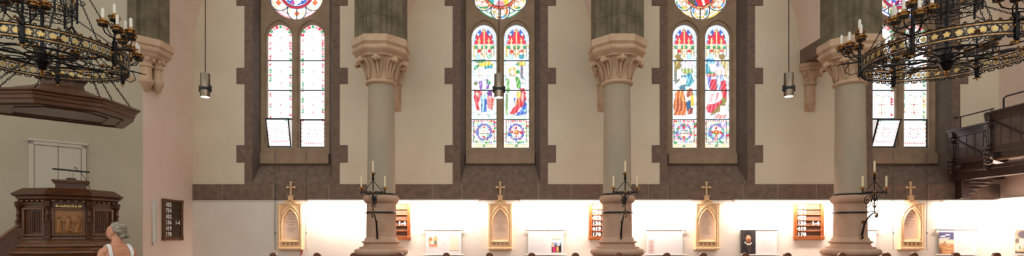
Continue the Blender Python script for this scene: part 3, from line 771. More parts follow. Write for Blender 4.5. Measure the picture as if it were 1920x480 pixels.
# ------------------------------------------------------------------ strip lights
for k,(a,e,lab) in enumerate(((578,898,'long glowing strip light under the stone band behind the first column'),(975,1297,'long glowing strip light under the stone band behind the middle column'),
        (1376,1695,'long glowing strip light under the stone band behind the third column'),(1768,1872,'short glowing strip light under the stone band below the wooden gallery'))):
    x0,x1=PX(a,YW-.09),PX(e,YW-.09); z=PZ(376.8,YW-.09)
    root=empty('strip_light',T((x0+x1)/2,YW,z),lab,'strip light','strip lights under the stone band'); h=(x1-x0)/2
    b=MB(); b.bbox(-h,h,-.13,-.001,.0,.035,.006); b.build('housing',M['white_metal'],root,smooth=False)
    b=MB(); b.tube([(-h+.02,-.11,-.014),(h-.02,-.11,-.014)],.016,10); b.build('tube',M['tubeglow'],root)
    l=bpy.data.lights.new('tube_light','AREA'); l.shape='RECTANGLE'; l.size=2*h-.05; l.size_y=.06; l.energy=STRIP_W*(2*h)/4.2*2.2; l.color=(1,.84,.77)
    lo=bpy.data.objects.new('tube_light',l); COL.objects.link(lo); lo.parent=root; lo.location=(0,-.24,-.03); lo.rotation_euler=(R(22),0,0)
x0=XR-.10
root=empty('strip_light',T(XR,12.0,PZ(374.5,YW)),'glowing strip light on the right end wall at the picture edge','strip light','strip lights under the stone band')
b=MB(); b.bbox(-.11,-.001,-.85,.8,0,.035,.006); b.build('housing',M['white_metal'],root,smooth=False)
b=MB(); b.tube([(-.085,-.83,-.014),(-.085,.78,-.014)],.016,10); b.build('tube',M['tubeglow'],root)
l=bpy.data.lights.new('tube_light','AREA'); l.shape='RECTANGLE'; l.size=.06; l.size_y=1.6; l.energy=STRIP_W*.55; l.color=(1,.84,.77)
lo=bpy.data.objects.new('tube_light',l); COL.objects.link(lo); lo.parent=root; lo.location=(-.24,0,-.03); lo.rotation_euler=(0,R(-22),0)
# thin cable conduit between the strips
b=MB()
for a,e in ((362,520),(899.5,915),(961.5,974),(1348,1371),(1734,1762)): b.box(PX(a,YW)+.01,PX(e,YW),YW-.02,YW-.001,PZ(377,YW),PZ(375.4,YW))
tag(b.build('cable_conduit',M['white_metal'],smooth=False),'thin white cable conduit running along the lower edge of the stone band','conduit')

# ------------------------------------------------------------------ memorial tablets
def build_tablet(lines):
    root=empty('memorial_tablet',T(0,0,0),cat='memorial tablet',group='cream gothic memorial tablets below the windows')
    w,z0,z1=.265,0.0,1.075     # half width, bottom, shoulder
    outer=[(-w,.03),(w,.03),(w,z1),(.17,z1),(0,z1+.11),(-.17,z1),(-w,z1)]
    ar=arch_pts(0,.195,.225,.60,.375,12)
    quat=[]
    for k in range(4):
        cx=-.15+.10*k; q=[]
        for i in range(16):
            a=2*PI*i/16; r=.038*(1+.28*math.cos(4*a)); q.append((cx+r*math.cos(a+PI/4),.13+r*math.sin(a+PI/4)))
        quat.append(q)
    flat_with_holes('stone_frame',outer,[ar]+quat,-.10,-.03,M['tablet'],root)
    b=MB(); b.box(-w+.01,w-.01,-.035,0,.04,z1-.01); b.build('inscription_panel',M['inscription'],root,smooth=False)
    b=MB()
    for s in (-1,1):
        b.bbox(s*w-.025 if s<0 else w-.03,s*w+.03 if s<0 else w+.025,-.125,0,.04,z1+.005,.01)
    b.bbox(-w-.03,w+.03,-.14,0,-.01,.045,.012); b.bbox(-w,w,-.11,0,.042,.085,.01); b.bbox(-w-.035,w+.035,-.13,0,z1-.005,z1+.028,.008)
    b.add([(-.205,-.13,.19),(.205,-.13,.19),(.205,-.04,.25),(-.205,-.04,.25),(-.205,-.04,.18),(.205,-.04,.18)],[(0,1,2,3),(0,4,5,1),(0,3,4),(1,5,2),(3,2,5,4)])
    b.build('pilasters',M['tablet'],root,smooth=False)
    b=MB()
    # ogee and pointed hood ribs
    r=(.2**2+.375**2)/(.4); 
    for s in (-1,1):
        pts=[]
        for i in range(11):
            a=math.asin(.375/r)*i/10; pts.append((s*(.205-r+r*math.cos(a)),-.105,.60+r*math.sin(a)))
        b.tube(pts,.018,8)
        b.tube([(s*.205,-.1,.25),(s*.205,-.105,.60)],.014,8)
        b.tube([(s*.235,-.105,.74),(s*.19,-.105,.88),(s*.10,-.11,.99),(0,-.115,1.07)],.014,8)
        b.tube([(s*.15,-.115,z1+.01),(0,-.12,z1+.13)],.016,8)
        for z in (.95,1.0): b.torus((s*.2,-.10,z+.02),.022,.008,12,6,axis='y')
    b.build('arch_ribs',M['tablet'],root)
    b=MB()
    b.prism([(-.13,z1+.02),(.13,z1+.02),(0,z1+.13)],-.11,0,axis='y')
    for s in (-1,1): b.bbox(s*.10-.03,s*.10+.03,-.08,0,z1+.02,z1+.11,.006)
    b.bbox(-.10,.10,-.11,0,z1+.085,z1+.11,.006); b.bbox(-.055,.055,-.10,-.01,z1+.11,z1+.19,.006); b.bbox(-.072,.072,-.11,-.0,z1+.19,z1+.215,.006)
    b.build('pedestal',M['tablet'],root,smooth=False)
    b=MB(); zc=z1+.415
    b.bbox(-.018,.018,-.075,-.035,z1+.21,z1+.52,.005); b.bbox(-.085,.085,-.075,-.035,zc-.018,zc+.018,.005)
    for (x,z) in ((-.09,zc),(.09,zc),(0,z1+.53)):
        for (dx,dz) in ((0,.018),(.018,0),(0,-.018),(-.018,0)): b.sph((x+dx*.9,-.055,z+dz*.9),(.016,.018,.016),8,6)
    b.build('cross',M['tablet'],root)
    z=.83
    for (tx,sz) in lines:
        sz*=.80
        text('engraved_line',tx,sz,T(0,-.0365,z),M['letters'],root,ext=.0012,align='CENTER')
        z-=sz*1.28+.006
    return root
tabs=[(545,[('Dem Andenken',.035),('des Königlichen',.034),('und Pfarrers',.03),('Kanzlers',.062),('Herrn Alfred C.',.056),('Keibel',.062),('im Jahre 1870',.033),('und seiner Gemahlin',.033),('geborene',.033)],'leftmost cream gothic memorial tablet with a cross, in dimmer light beside the first strip light'),
      (938,[('Dem Andenken',.035),('des Herrn Kirchen',.036),('J. G. Müller',.034),('der Treue Gemeinde',.034),('Deutschen Stiftung',.036),('Herr Eduard Jacob',.042),('Pfarrer',.05),('und seiner Gattin',.036),('Gott segne die Stunde',.036),('Ruhe in Frieden, April 8',.032)],'cream gothic memorial tablet with a cross below the second window from the left'),
      (1325,[('Dem',.032),('Andenken',.034),('an den Prediger',.034),('Waldmann',.042),('Hier durch gepflegt',.034),('dem ersten Pfarrer',.034),('Carl von Friedrichs',.04),('in Dank',.032),('Georg Fickler',.036),('Kirchenpfleger',.034),('Bischof u. Stiftung',.032),('im Jahr der Gnade',.03)],'cream gothic memorial tablet with a cross below the third window, left of the portrait poster'),
      (1708,[('Zum Andenken an',.034),('Grossherzogin von',.034),('Mecklenburg und',.034),('ihren Sohn',.034),('Dr. Anton Pelzer',.052),('Pfarrer der Gemeinde',.034),('gestorben im Herbste',.034),('18. April 87',.034)],'cream gothic memorial tablet with a cross, nearest the wooden gallery')]
for px,lines,lab in tabs:
    o=build_tablet(lines); o.location=(PX(px,YW-.07),YW,PZ(467.5,YW-.1)); o['label']=lab

# ------------------------------------------------------------------ hymn boards
def build_hymn():
    root=empty('hymn_board',T(0,0,0),cat='hymn board',group='wooden hymn number boards')
    w,h=.36,.92
    b=MB(); b.box(-w+.03,w-.03,-.025,-.002,.03,h-.03); b.build('back_panel',M['board_slat'],root,smooth=False)
    b=MB()
    b.bbox(-w,-w+.075,-.055,0,0,h,.008); b.bbox(w-.075,w,-.055,0,0,h,.008); b.bbox(-w+.075,w-.075,-.05,0,h-.055,h,.006); b.bbox(-w+.075,w-.075,-.05,0,.01,.075,.006)
    for x in (-w+.0375,w-.0375):
        for z in (.05,h-.04): b.bbox(x-.045,x+.045,-.065,0,z-.045,z+.045,.008)
        for dx in (-.018,.018): b.tube([(x+dx,-.056,.1),(x+dx,-.056,h-.1)],.006,6)
    b.build('frame',M['wood_board'],root,smooth=False)
    rows=['452','754','432','136','419','170']
    pitch=(h-.13)/6
    for i,tx in enumerate(rows):
        zr=h-.055-pitch*(i+1)
        b=MB(); b.bbox(-w+.07,w-.07,-.052,-.02,zr,zr+.016,.003); b.build('number_rail',M['wood_board'],root,smooth=False)
        text('number',tx,.125,T(-w+.085,-.04,zr+.024),M['paper'],root,ext=.002,bold=.007)
        if i==3: text('verse_number','1-4',.125,T(.07,-.04,zr+.024),M['paper'],root,ext=.002,bold=.007)
    return root
h0=build_hymn()
hl=[(PX(742,YW),'hymn board half hidden behind the right side of the first column'),(PX(1131.5,YW),'hymn board half hidden behind the left side of the middle column'),(PX(1515,YW),'orange wood hymn board fully visible left of the third column')]
zb=PZ(450,YW)
for i,(x,lab) in enumerate(hl):
    o=h0 if i==0 else copy_tree(h0); o.location=(x,YW,zb); o['label']=lab
o=copy_tree(h0); o.location=(XL,12.06,1.39); o.rotation_euler=(0,0,PI/2); o['label']='hymn board on the dim left end wall, right of the woman'
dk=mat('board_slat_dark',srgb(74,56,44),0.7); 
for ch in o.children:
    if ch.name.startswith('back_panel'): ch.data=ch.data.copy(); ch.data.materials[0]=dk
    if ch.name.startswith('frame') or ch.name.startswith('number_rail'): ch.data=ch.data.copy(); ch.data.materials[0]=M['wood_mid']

# slim white fitting left of that board
root=empty('wall_light_fitting',T(XL,11.40,PZ(455,11.4)),'slim upright white fitting on the left end wall, left of the hymn board','wall fitting')
b=MB(); b.bbox(0,.05,-.035,.035,0,.92,.006); b.build('housing',M['white_metal'],root,smooth=False)
b=MB(); b.bbox(.0,.06,.045,.075,.02,.90,.005); b.build('side_rail',M['white_metal'],root,smooth=False)
b=MB(); b.lathe([(.02,-.05),(.02,0),(.012,.01)],10,c=(.03,.0)); b.build('plug',M['white_metal'],root)

# ------------------------------------------------------------------ posters
def pic(name,w,h,shapes,base,root,x,z,y=-.012,n=44,noise=.12):
    rng=np.random.default_rng(abs(hash(name))%99+int(x*10)+50) if False else np.random.default_rng(int(abs(x)*100)+11)
    ny=int(n*h/w); gx,gy=np.meshgrid(np.linspace(0,1,n),np.linspace(0,1,ny))
    c=paint(gx,gy,shapes,base)*rng.uniform(1-noise,1+noise,(ny,n,1))
    b=MB(); b.box(x,x+w,y+.0005,y+.004,z,z+h); b.build(name+'_backing',M['paper'],root,smooth=False)
    return colour_grid(name,w,h,c,M['print'],root,T(x,y,z))
def lines_grid(root,x,z,w,h,c=(228,220,226),pitch=.026,rag=True):
    b=MB(); zz=z+h; q=random.Random(int(x*100)+5)
    while zz>z:
        b.box(x,x+w*(q.uniform(.7,1) if rag else 1),-.0106,-.0099,zz-.008,zz); zz-=pitch
    k='print_%d_%d_%d'%c
    if k not in M: M[k]=mat('faint_print',srgb(*c),.8)
    b.build('text_block',M[k],root,smooth=False)
def poster(px0,px1,py0,py1,rx0,rx1,lab,fill):
    Y=YW; x0=PX(px0,Y); x1=PX(px1,Y); z0=PZ(py1,Y); z1=PZ(py0,Y)
    root=empty('poster',T(x0,Y-.03,z0),lab,'poster','exhibition posters hanging on the lower wall')
    w,h=x1-x0,z1-z0
    b=MB(); b.box(0,w,-.01,-.006,0,h); b.build('sheet',M['paper'],root,smooth=False)
    for z,n in ((h,'top_rail'),(-.005,'bottom_rail')):
        b=MB(); b.tube([(PX(rx0,Y)-x0,-.008,z),(PX(rx1,Y)-x0,-.008,z)],.012,8)
        for x in (PX(rx0,Y)-x0,PX(rx1,Y)-x0): b.sph((x,-.008,z),.017,8,6)
        b.build(n,M['white_metal'],root)
    for x in (PX(rx0,Y)-x0+.03,PX(rx1,Y)-x0-.03):
        b=MB(); b.box(x-.012,x+.012,-.004,.03,h-.02,h+.02); b.build('hook',M['white_metal'],root,smooth=False)
    fill(root,w,h)
def fA(root,w,h):
    pic('drawing',.24,.27,[('e',.25,.35,.22,.3,(214,170,120)),('e',.75,.3,.2,.32,(190,180,120)),('p',[(.62,.4),(.78,0),(.92,.4)],(205,190,130)),('r',.1,.95,.55,.95,(225,150,120)),('e',.4,.6,.2,.15,(240,225,200)),('e',.25,.25,.1,.1,(150,110,80)),('e',.75,.55,.12,.2,(120,140,120))],(246,240,230),root,.05,.17,noise=.18)
    b=MB(); b.box(w-.28,w-.07,-.0125,-.0105,.1,.47); b.build('yellow_panel',M['paper_y'],root,smooth=False)
    lines_grid(root,.33,.08,.2,.42); lines_grid(root,.05,.06,.2,.08)
def fB(root,w,h):
    b=MB(); b.box(w-.28,w-.06,-.0125,-.0105,h-.22,h-.08); b.build('yellow_panel',M['paper_y'],root,smooth=False)
    pic('photo_print',.235,.23,[('r',0,1,0,.3,(120,140,170)),('r',.6,.8,0,.35,(240,240,245)),('e',.15,.25,.15,.2,(240,190,170)),('p',[(.1,.5),(.4,.4),(.45,1),(.15,1)],(215,40,110)),('p',[(.5,.45),(.7,.3),(.75,1),(.5,1)],(205,150,80)),('p',[(.75,.35),(.95,.3),(1,1),(.78,1)],(40,36,34)),('e',.62,.65,.1,.2,(240,200,110))],(70,70,84),root,w-.285,h-.54,noise=.25)
    lines_grid(root,.05,.30,.45,.24); lines_grid(root,.05,.06,.45,.18,(226,216,230))
def fC(root,w,h):
    pic('plan_drawing',.155,.33,[('r',.4,.6,.05,.95,(205,180,172)),('e',.5,.2,.25,.08,(200,170,165)),('e',.5,.5,.25,.08,(200,170,165)),('e',.5,.8,.25,.08,(200,170,165))],(224,204,198),root,.03,.03,noise=.06)
    b=MB()
    q=random.Random(2)
    for i in range(9):
        for j in range(5):
            if j<i//2+1: b.box(.30+i*.062,.33+i*.062,-.0106,-.0099,.08+j*.07,.09+j*.07)
    b.build('diagram',M['print_228_220_226'],root,smooth=False)
def fD(root,w,h):
    pic('portrait_print',.365,h-.0,[('p',[(.15,.45),(.35,.38),(.7,.38),(.9,.5),(.98,1),(.08,1)],(38,32,32)),('e',.48,.19,.25,.11,(32,28,28)),('r',.26,.66,.08,.2,(32,28,28)),('e',.52,.36,.17,.15,(214,150,108)),('e',.54,.31,.12,.07,(232,182,142)),('e',.56,.44,.13,.08,(150,88,50)),('e',.42,.40,.05,.06,(176,116,80)),('p',[(.28,.46),(.4,.54),(.6,.56),(.74,.5),(.78,.54),(.6,.62),(.42,.6),(.26,.52)],(232,222,206)),('e',.47,.33,.018,.01,(40,26,20)),('e',.6,.33,.018,.01,(40,26,20)),
        ('p',[(.40,.62),(.43,.62),(.62,.9),(.6,.92)],(120,96,64)),('p',[(.66,.6),(.69,.6),(.64,.92),(.61,.92)],(120,96,64))],(58,50,50),root,0,0,n=60,noise=.08)
    lines_grid(root,.52,.06,.3,.3,(236,228,222))
def fE(root,w,h):
    pic('landscape_print',.36,h,[('r',0,1,0,.06,(170,178,190)),('p',[(0,.06),(.5,.05),(1,.09),(1,.13),(.4,.1),(0,.12)],(240,238,244)),('r',0,1,.12,.42,(88,92,134)),('p',[(.1,.26),(.4,.24),(.44,.3),(.1,.32)],(245,240,246)),('p',[(.42,.2),(.75,.19),(.72,.24),(.45,.25)],(240,236,244)),
        ('p',[(0,.36),(.3,.34),(.8,.32),(.5,.42),(0,.42)],(236,216,206)),('p',[(0,.42),(1,.40),(1,.6),(.5,.56),(0,.6)],(250,226,196)),('p',[(0,.58),(.4,.54),(1,.6),(1,1),(0,1)],(206,150,98)),('p',[(0,.66),(.2,.8),(.2,1),(0,1)],(140,96,74)),('p',[(.3,.7),(.9,.78),(.9,.82),(.3,.74)],(236,190,140)),('p',[(.3,.54),(.42,.46),(.46,.48),(.36,.56)],(110,90,80)),('e',.62,.62,.08,.03,(245,215,180)),('p',[(.2,.9),(.8,.86),(.7,.95)],(228,176,124))],(225,190,150),root,0,0,n=60,noise=.1)
    lines_grid(root,w-.42,.06,.34,.2,(244,232,222))
poster(799,865,431,477,794,870,'white poster with a small castle drawing, right of the first column',fA)
poster(990,1056,431,477,986,1062,'white poster with a small colourful photo, left of the middle column',fB)
poster(1212,1279,431,477,1210,1286,'faint white poster with a narrow grey drawing, right of the middle column',fC)
poster(1387,1455,431,477,1387,1459,'poster with a dark portrait of a bearded man in ruff and black hat',fD)
poster(1758,1829,430,477,1753,1830,'poster with a mountain and desert landscape picture near the gallery end',fE)
poster(1570,1641,431,477,1568,1646,'white poster almost wholly hidden behind the third column',lambda r,w,h: lines_grid(r,.1,.1,.7,.3))
# poster on the right end wall
root=empty('poster',T(XR-.03,12.45,PZ(476,12.4)),'landscape poster on the right end wall, cut by the picture edge','poster','exhibition posters hanging on the lower wall',None)
root.matrix_world=T(XR-.03,12.45,PZ(476,12.4))@RZ(-PI/2)
b=MB(); b.box(0,.8,-.01,-.006,0,.56); b.build('sheet',M['paper'],root,smooth=False)
for z,n in ((.56,'top_rail'),(-.005,'bottom_rail')):
    b=MB(); b.tube([(-.08,-.008,z),(.86,-.008,z)],.012,8); b.build(n,M['white_metal'],root)
pic('landscape_print',.36,.56,[('r',0,1,0,.3,(170,140,120)),('e',.5,.2,.3,.15,(84,74,84)),('e',.2,.45,.2,.1,(110,90,90)),('p',[(.25,.38),(1,.34),(1,.8),(.3,.7)],(222,188,180)),('e',.25,.72,.22,.14,(250,225,190)),('r',.28,.36,.66,.82,(60,50,48)),('r',0,1,.9,1,(80,70,50))],(214,170,130),root,.0,0,noise=.15)
# red numeral on the wall
root=None
o=text('red_numeral','7',.16,T(PX(562,YW),YW-.01,PZ(479,YW)),M['red'],None,ext=.006,bold=.003); tag(o,'small red number seven on the wall below the first memorial tablet','numeral')

# ------------------------------------------------------------------ pews
def build_pew():
    root=empty('pew',T(0,0,0),cat='pew',group='wooden pews across the nave')
    def endpanel():
        b=MB(); H=1.165
        pts=[(-.25,0),(.25,0),(.25,.45),(.20,.62),(.145,.85),(.125,1.03),(.135,1.06),(.105,1.09),(.075,1.085)]
        pts+=[(.075*math.cos(a),1.09+.075*math.sin(a)) for a in [PI*k/10 for k in range(1,10)]]
        pts+=[(-.075,1.085),(-.105,1.09),(-.135,1.06),(-.125,1.03),(-.17,.85),(-.24,.62),(-.25,.45)]
        b.prism([(x,z) for x,z in pts],-.03,.03,axis='y')
        return b
    L=3.4
    b=endpanel(); b.build('end_panel',M['wood_pew'],root,ang=30)
    b=endpanel(); o=b.build('end_panel',M['wood_pew'],root,ang=30); o.location=(0,-L,0)
    b=MB(); b.bbox(-.22,.2,-L+.03,-.03,.42,.455,.006); b.build('seat',M['wood_pew'],root,smooth=False)
    b=MB(RY(R(8))@T(.0,0,0)); b.bbox(.10,.13,-L+.05,-.03,.44,.98,.004)
    for k in range(7): b.box(.095,.10,-L+.2+k*.58,-L+.22+k*.58,.5,.95)
    b.build('backrest',M['wood_pew'],root,smooth=False)
    b=MB(); b.bbox(.20,.28,-L+.03,-.03,.955,.99,.006); b.build('top_rail',M['wood_pew'],root,smooth=False)
    return root
pw=build_pew()
pxs=[513,595,664,750,837,918,997,1079,1160,1250,1318,1397,1476,1578,1662,1713,1792,1868]
YP=10.6
names={0:'leftmost pew end, below the first memorial tablet',1:'second pew end from the left, under the first strip light',2:'pew end just left of the first column base',3:'pew end just right of the first column base',
4:'pew end under the castle drawing poster',5:'pew end left of the second memorial tablet',6:'pew end under the poster with a colourful photo',7:'pew end left of the middle column base',8:'pew end in front of the middle column base',9:'pew end under the faint drawing poster',
10:'pew end under the third memorial tablet',11:'pew end under the portrait poster',12:'pew end left of the third column, below the hymn board',13:'pew end in front of the third column base',14:'pew end between third column and fourth memorial tablet',15:'pew end under the fourth memorial tablet',16:'pew end right of the landscape poster picture',17:'rightmost pew end, before the right end wall'}
for i,px in enumerate(pxs):
    o=pw if i==0 else copy_tree(pw); o.location=(PX(px,YP),YP,0); o['label']='brown wooden '+names[i]

# ------------------------------------------------------------------ pendant lamps
def build_pendant():
    root=empty('pendant_lamp',T(0,0,0),cat='pendant lamp',group='steel cylinder pendant lamps')
    b=MB(); b.lathe([(.066,-.38),(.079,-.405),(.08,-.40),(.08,-.02),(.074,0),(.02,.004),(.02,.02)],28); b.build('cylinder_shade',M['chrome'],root)
    b=MB(); b.lathe([(.005,-.3985),(.066,-.3985),(.066,-.403),(.005,-.404)],20); b.build('bulb',M['lampglow'],root)
    b=MB(); b.lathe([(.081,-.29),(.084,-.29),(.084,-.24),(.081,-.24),(.081,-.29)],28)
    for s in (-1,1): b.lathe([(.01,-.32),(.022,-.30),(.022,-.22),(.01,-.20)],12,c=(s*.088,0))
    b.build('clip_band',M['black'],root)
    b=MB(); b.tube([(0,0,.01),(0,0,4.6)],.007,8); b.build('suspension_rod',M['iron'],root)
    l=bpy.data.lights.new('lamp_light','SPOT'); l.energy=25; l.spot_size=R(70); l.spot_blend=.6; l.color=(1,.84,.66); l.shadow_soft_size=.05
    lo=bpy.data.objects.new('lamp_light',l); COL.objects.link(lo); lo.parent=root; lo.location=(0,0,-.42)
    return root
pn=build_pendant(); YPn=9.14
for i,(px,py,lab) in enumerate(((385,138,'steel cylinder pendant lamp left of the first window'),(935.5,139,'steel cylinder pendant lamp hanging in front of the second window'),(1479,137,'steel cylinder pendant lamp between third window and third column'))):
    o=pn if i==0 else copy_tree(pn); o.location=(PX(px,YPn),YPn,PZ(py,YPn)); o['label']=lab

# ------------------------------------------------------------------ chandeliers
def build_chandelier(rot):
    root=empty('ring_chandelier',RZ(0),cat='chandelier',group='great ring chandeliers of the nave')
    Rr=.875; H=.062
    # rails
    b=MB()
    for z in (H,-H):
        b.lathe([(Rr-.004,z-.0045),(Rr+.007,z-.0045),(Rr+.007,z+.0045),(Rr-.004,z+.0045),(Rr-.004,z-.0045)],96)
    b.build('ring_rails',M['gold'],root)
    b=MB()
    for z in (H-.016,-H+.016,H+.014,-H-.014):
        b.lathe([(Rr-.005,z-.006),(Rr+.004,z-.006),(Rr+.004,z+.006),(Rr-.005,z+.006),(Rr-.005,z-.006)],96)
    N=54
    for k in range(N):
        a=2*PI*(k+.5)/N; Mx=RZ(a)@T(Rr,0,0)
        q=MB(Mx); q.torus((0,0,0),.044,.0048,16,5,axis='x'); b.v+= [] ; n=len(b.v); b.v+=q.v; b.f+=[tuple(i+n for i in f) for f in q.f]
        pass
    b.build('ring_tracery',M['iron'],root)
    # gilded stars in the circles
    star=None
    for k in range(N):
        a=2*PI*(k+.5)/N
        if star is not None:
            st=star.copy(); COL.objects.link(st); st.rotation_euler=(0,0,a); st.location=(math.cos(a)*(Rr-.002),math.sin(a)*(Rr-.002),0); continue
        b=MB(); pts=[]
        for i in range(10):
            r=.038 if i%2==0 else .021
            t=PI/2+2*PI*i/10; pts.append((r*math.cos(t),r*math.sin(t)))
        b.prism(pts,-.003,.003,axis='x')
        star=b.build('gilt_star',M['goldleaf'],root,smooth=False); star.rotation_euler=(0,0,a); star.location=(math.cos(a)*(Rr-.002),math.sin(a)*(Rr-.002),0)
    # crest and fringe
    b=MB(); g=MB(); fr=[]; cr=[]
    for k in range(N):
        a=2*PI*k/N; Mx=RZ(a)@T(Rr,0,0)
        b.M=Mx
        fr+=[Mx@Vector(p) for p in [(0,-.045,-H-.014),(0,-.034,-H-.02),(0,-.03,-H-.036),(0,-.012,-H-.042),(0,0,-H-.028),(0,.012,-H-.042),(0,.03,-H-.036),(0,.034,-H-.02)]]
        cr+=[Mx@Vector(p) for p in [(0,-.04,H+.014),(0,-.012,H+.02),(0,0,H+.04),(0,.012,H+.02),(0,.04,H+.014)]]
        g.M=Mx
        if k%1==0:
            g.sph((0,0,H+.044),(.008,.009,.010),6,5); 
            for s in (-1,1): g.sph((0,s*.014,H+.038),(.007,.011,.005),6,4)
    b.M=Matrix.Identity(4); g.M=Matrix.Identity(4)
    b.tube(fr,.0075,5,close=True); b.build('fringe',M['iron'],root)
    b=MB(); b.tube(cr,.007,5,close=True); b.build('crest',M['iron'],root); g.build('gilt_crest',M['gold'],root)
    # inner horizontal rings and spokes
    b=MB()
    b.torus((0,0,-.03),.42,.010,48,6); b.torus((0,0,-.03),.17,.012,32,6); b.torus((0,0,-.03),.47,.007,48,6)
    for k in range(6):
        a=rot+k*PI/3; b.M=RZ(a)
        b.tube([(.08,0,-.05),(.3,0,-.05),(Rr,0,-.03)],.011,6)
        for s in (-1,1):
            b.tube([(x,s*y,-.04) for x,y in ((.44,0),(.5,.05),(.58,.07),(.64,.04),(.62,.0),(.58,.01),(.59,.035))],.008,5)
            b.tube([(x,s*y,-.04) for x,y in ((Rr-.02,.16),(.78,.16),(.72,.10),(.74,.05),(.79,.05),(.79,.09))],.008,5)
            b.tube([(x,s*y,-.04) for x,y in ((.2,.02),(.26,.08),(.34,.1),(.39,.06),(.36,.03))],.008,5)
        b.M=RZ(a+PI/6)
        b.tube([(.17,0,-.03),(.3,0,.02),(.42,0,-.03),(.6,0,-.06),(Rr,0,-.02)],.008,6)
    b.M=Matrix.Identity(4)
    b.build('spoke_scrolls',M['iron'],root)
    b=MB()
    for k in range(12):
        a=rot+k*PI/6; b.M=RZ(a); b.sph((.60 if k%2 else .47,0,-.035),(.022,.022,.022),8,6); b.sph((.75,.05,-.03),.015,8,6); b.sph((.66,-.06,-.05),(.03,.018,.012),8,6)
    b.M=Matrix.Identity(4)
    b.build('gilt_bosses',M['gold'],root)
    # hub and central rod
    b=MB(); b.lathe([(.005,-.2),(.03,-.19),(.055,-.16),(.075,-.11),(.10,-.09),(.06,-.06),(.07,0),(.045,.04),(.02,.08),(.018,.3),(.05,.33),(.02,.36),(.018,.9),(.05,.93),(.018,.97),(.016,4.2)],16); b.build('central_rod',M['iron'],root)
    b=MB(); b.lathe([(.003,-.27),(.014,-.25),(.024,-.22),(.012,-.20),(.03,-.19)],12); b.build('finial',M['gold'],root)
    # upper hexagonal crown
    b=MB(); g=MB(); Ru=.34; zu=.50
    for k in range(6):
        a=rot+PI/6+k*PI/3; A=(Ru*math.cos(a),Ru*math.sin(a)); a2=a+PI/3; B=(Ru*math.cos(a2),Ru*math.sin(a2))
        for z in (zu,zu+.055,zu+.16,zu+.185): b.tube([(A[0],A[1],z),(B[0],B[1],z)],.006,6)
        b.tube([(A[0],A[1],zu-.06),(A[0],A[1],zu+.25)],.013,6)
        for t_ in (.17,.39,.61,.83):
            X_=A[0]+(B[0]-A[0])*t_; Y_=A[1]+(B[1]-A[1])*t_
            mx=T(X_,Y_,zu)@RZ(math.atan2(B[1]-A[1],B[0]-A[0])); b.M=mx
            b.torus((0,0,.11),.028,.005,12,5,axis='y'); b.torus((0,0,.027),.018,.004,10,5,axis='y'); b.tube([(.035,0,.055),(.035,0,.16)],.004,5)
            b.M=Matrix.Identity(4)
            g.M=mx; g.sph((0,0,.21),(.02,.007,.012),8,5); g.sph((0,0,.215),(.008,.007,.026),6,5); g.M=Matrix.Identity(4)
        b.M=RZ(a); b.tube([(Ru,0,zu+.2),(Ru+.05,0,zu+.17),(Ru+.08,0,zu+.2),(Ru+.06,0,zu+.235),(Ru+.035,0,zu+.215)],.007,6); b.tube([(0,0,zu+.02),(Ru,0,zu+.02)],.008,6); b.M=Matrix.Identity(4)
    b.build('upper_crown',M['iron'],root); g.build('gilt_finials',M['gold'],root)
    # chains
    def chain(p,q):
        p,q=Vector(p),Vector(q); L=(q-p).length; n=int(L/.036); d=(q-p)/n; c=MB()
        z=(q-p).normalized(); x=z.orthogonal().normalized(); y=z.cross(x)
        R3=Matrix((x,y,z)).transposed().to_4x4()
        for i in range(n):
            o=p+d*(i+.5); c.M=Matrix.Translation(o)@R3@RZ(PI/2*(i%2))
            c.tube([(.009*math.cos(t),0,.023*math.sin(t)) for t in [2*PI*j/8 for j in range(8)]],.0038,4,close=True)
        c.build('chain',M['iron'],root)
    for k in range(6):
        a=rot+k*PI/3
        chain((Rr*math.cos(a+.26),Rr*math.sin(a+.26),.09),(Ru*math.cos(a+PI/6),Ru*math.sin(a+PI/6),zu-.02))
        chain((Rr*math.cos(a-.26),Rr*math.sin(a-.26),.09),(.12*math.cos(a),.12*math.sin(a),1.45))
        a2=a+PI/6
        chain((Ru*math.cos(a2),Ru*math.sin(a2),zu+.22),(.1*math.cos(a2),.1*math.sin(a2),1.45))
    # six posts each with its candle cluster
    for k in range(6):
        a=rot+k*PI/3; Mx=RZ(a)@T(Rr+.01,0,0)
        post=empty('candle_post',Mx); post.parent=root
        b=MB(); b.bbox(-.022,.022,-.022,.022,-.12,.16,.005); b.lathe([(.012,.15),(.012,.40),(.02,.41),(.008,.43)],10); b.sph((0,0,-.13),(.026,.026,.02),8,6)
        for s in (-1,1):
            b.tube([(0,0,.20),(0,s*.08,.19),(0,s*.16,.21),(0,s*.19,.26),(0,s*.19,.29)],.008,6)
            b.tube([(0,s*.02,.33),(0,s*.05,.36),(0,s*.08,.33),(0,s*.06,.29),(0,s*.04,.31)],.006,6)
            b.tube([(0,0,.08),(.04,s*.08,.1),(.10,s*.14,.16),(.12,s*.13,.22),(.12,s*.12,.24)],.008,6)
        b.tube([(0,0,.16),(.08,0,.13),(.17,0,.16),(.2,0,.22),(.2,0,.25)],.008,6)
        b.tube([(.02,0,.06),(.14,0,.06),(.24,0,.06)],[.012,.010,.008],6)
        b.tube([(.03,0,-.08),(.1,0,-.1),(.16,0,-.05),(.15,0,0),(.12,0,.05)],.006,6)
        b.build('post',M['iron'],post)
        g=MB(); g.sph((.26,0,.06),(.045,.010,.010),8,6)
        for s in (-1,1): g.sph((.235,s*.018,.06),(.02,.012,.008),6,5)
        g.sph((0,0,-.155),(.012,.012,.03),8,6)
        for s in (-1,1): g.sph((0,s*.028,-.15),(.01,.02,.009),6,5); g.sph((.0,s*.012,.02),.02,6,5)
        g.build('gilt_spear',M['gold'],post)
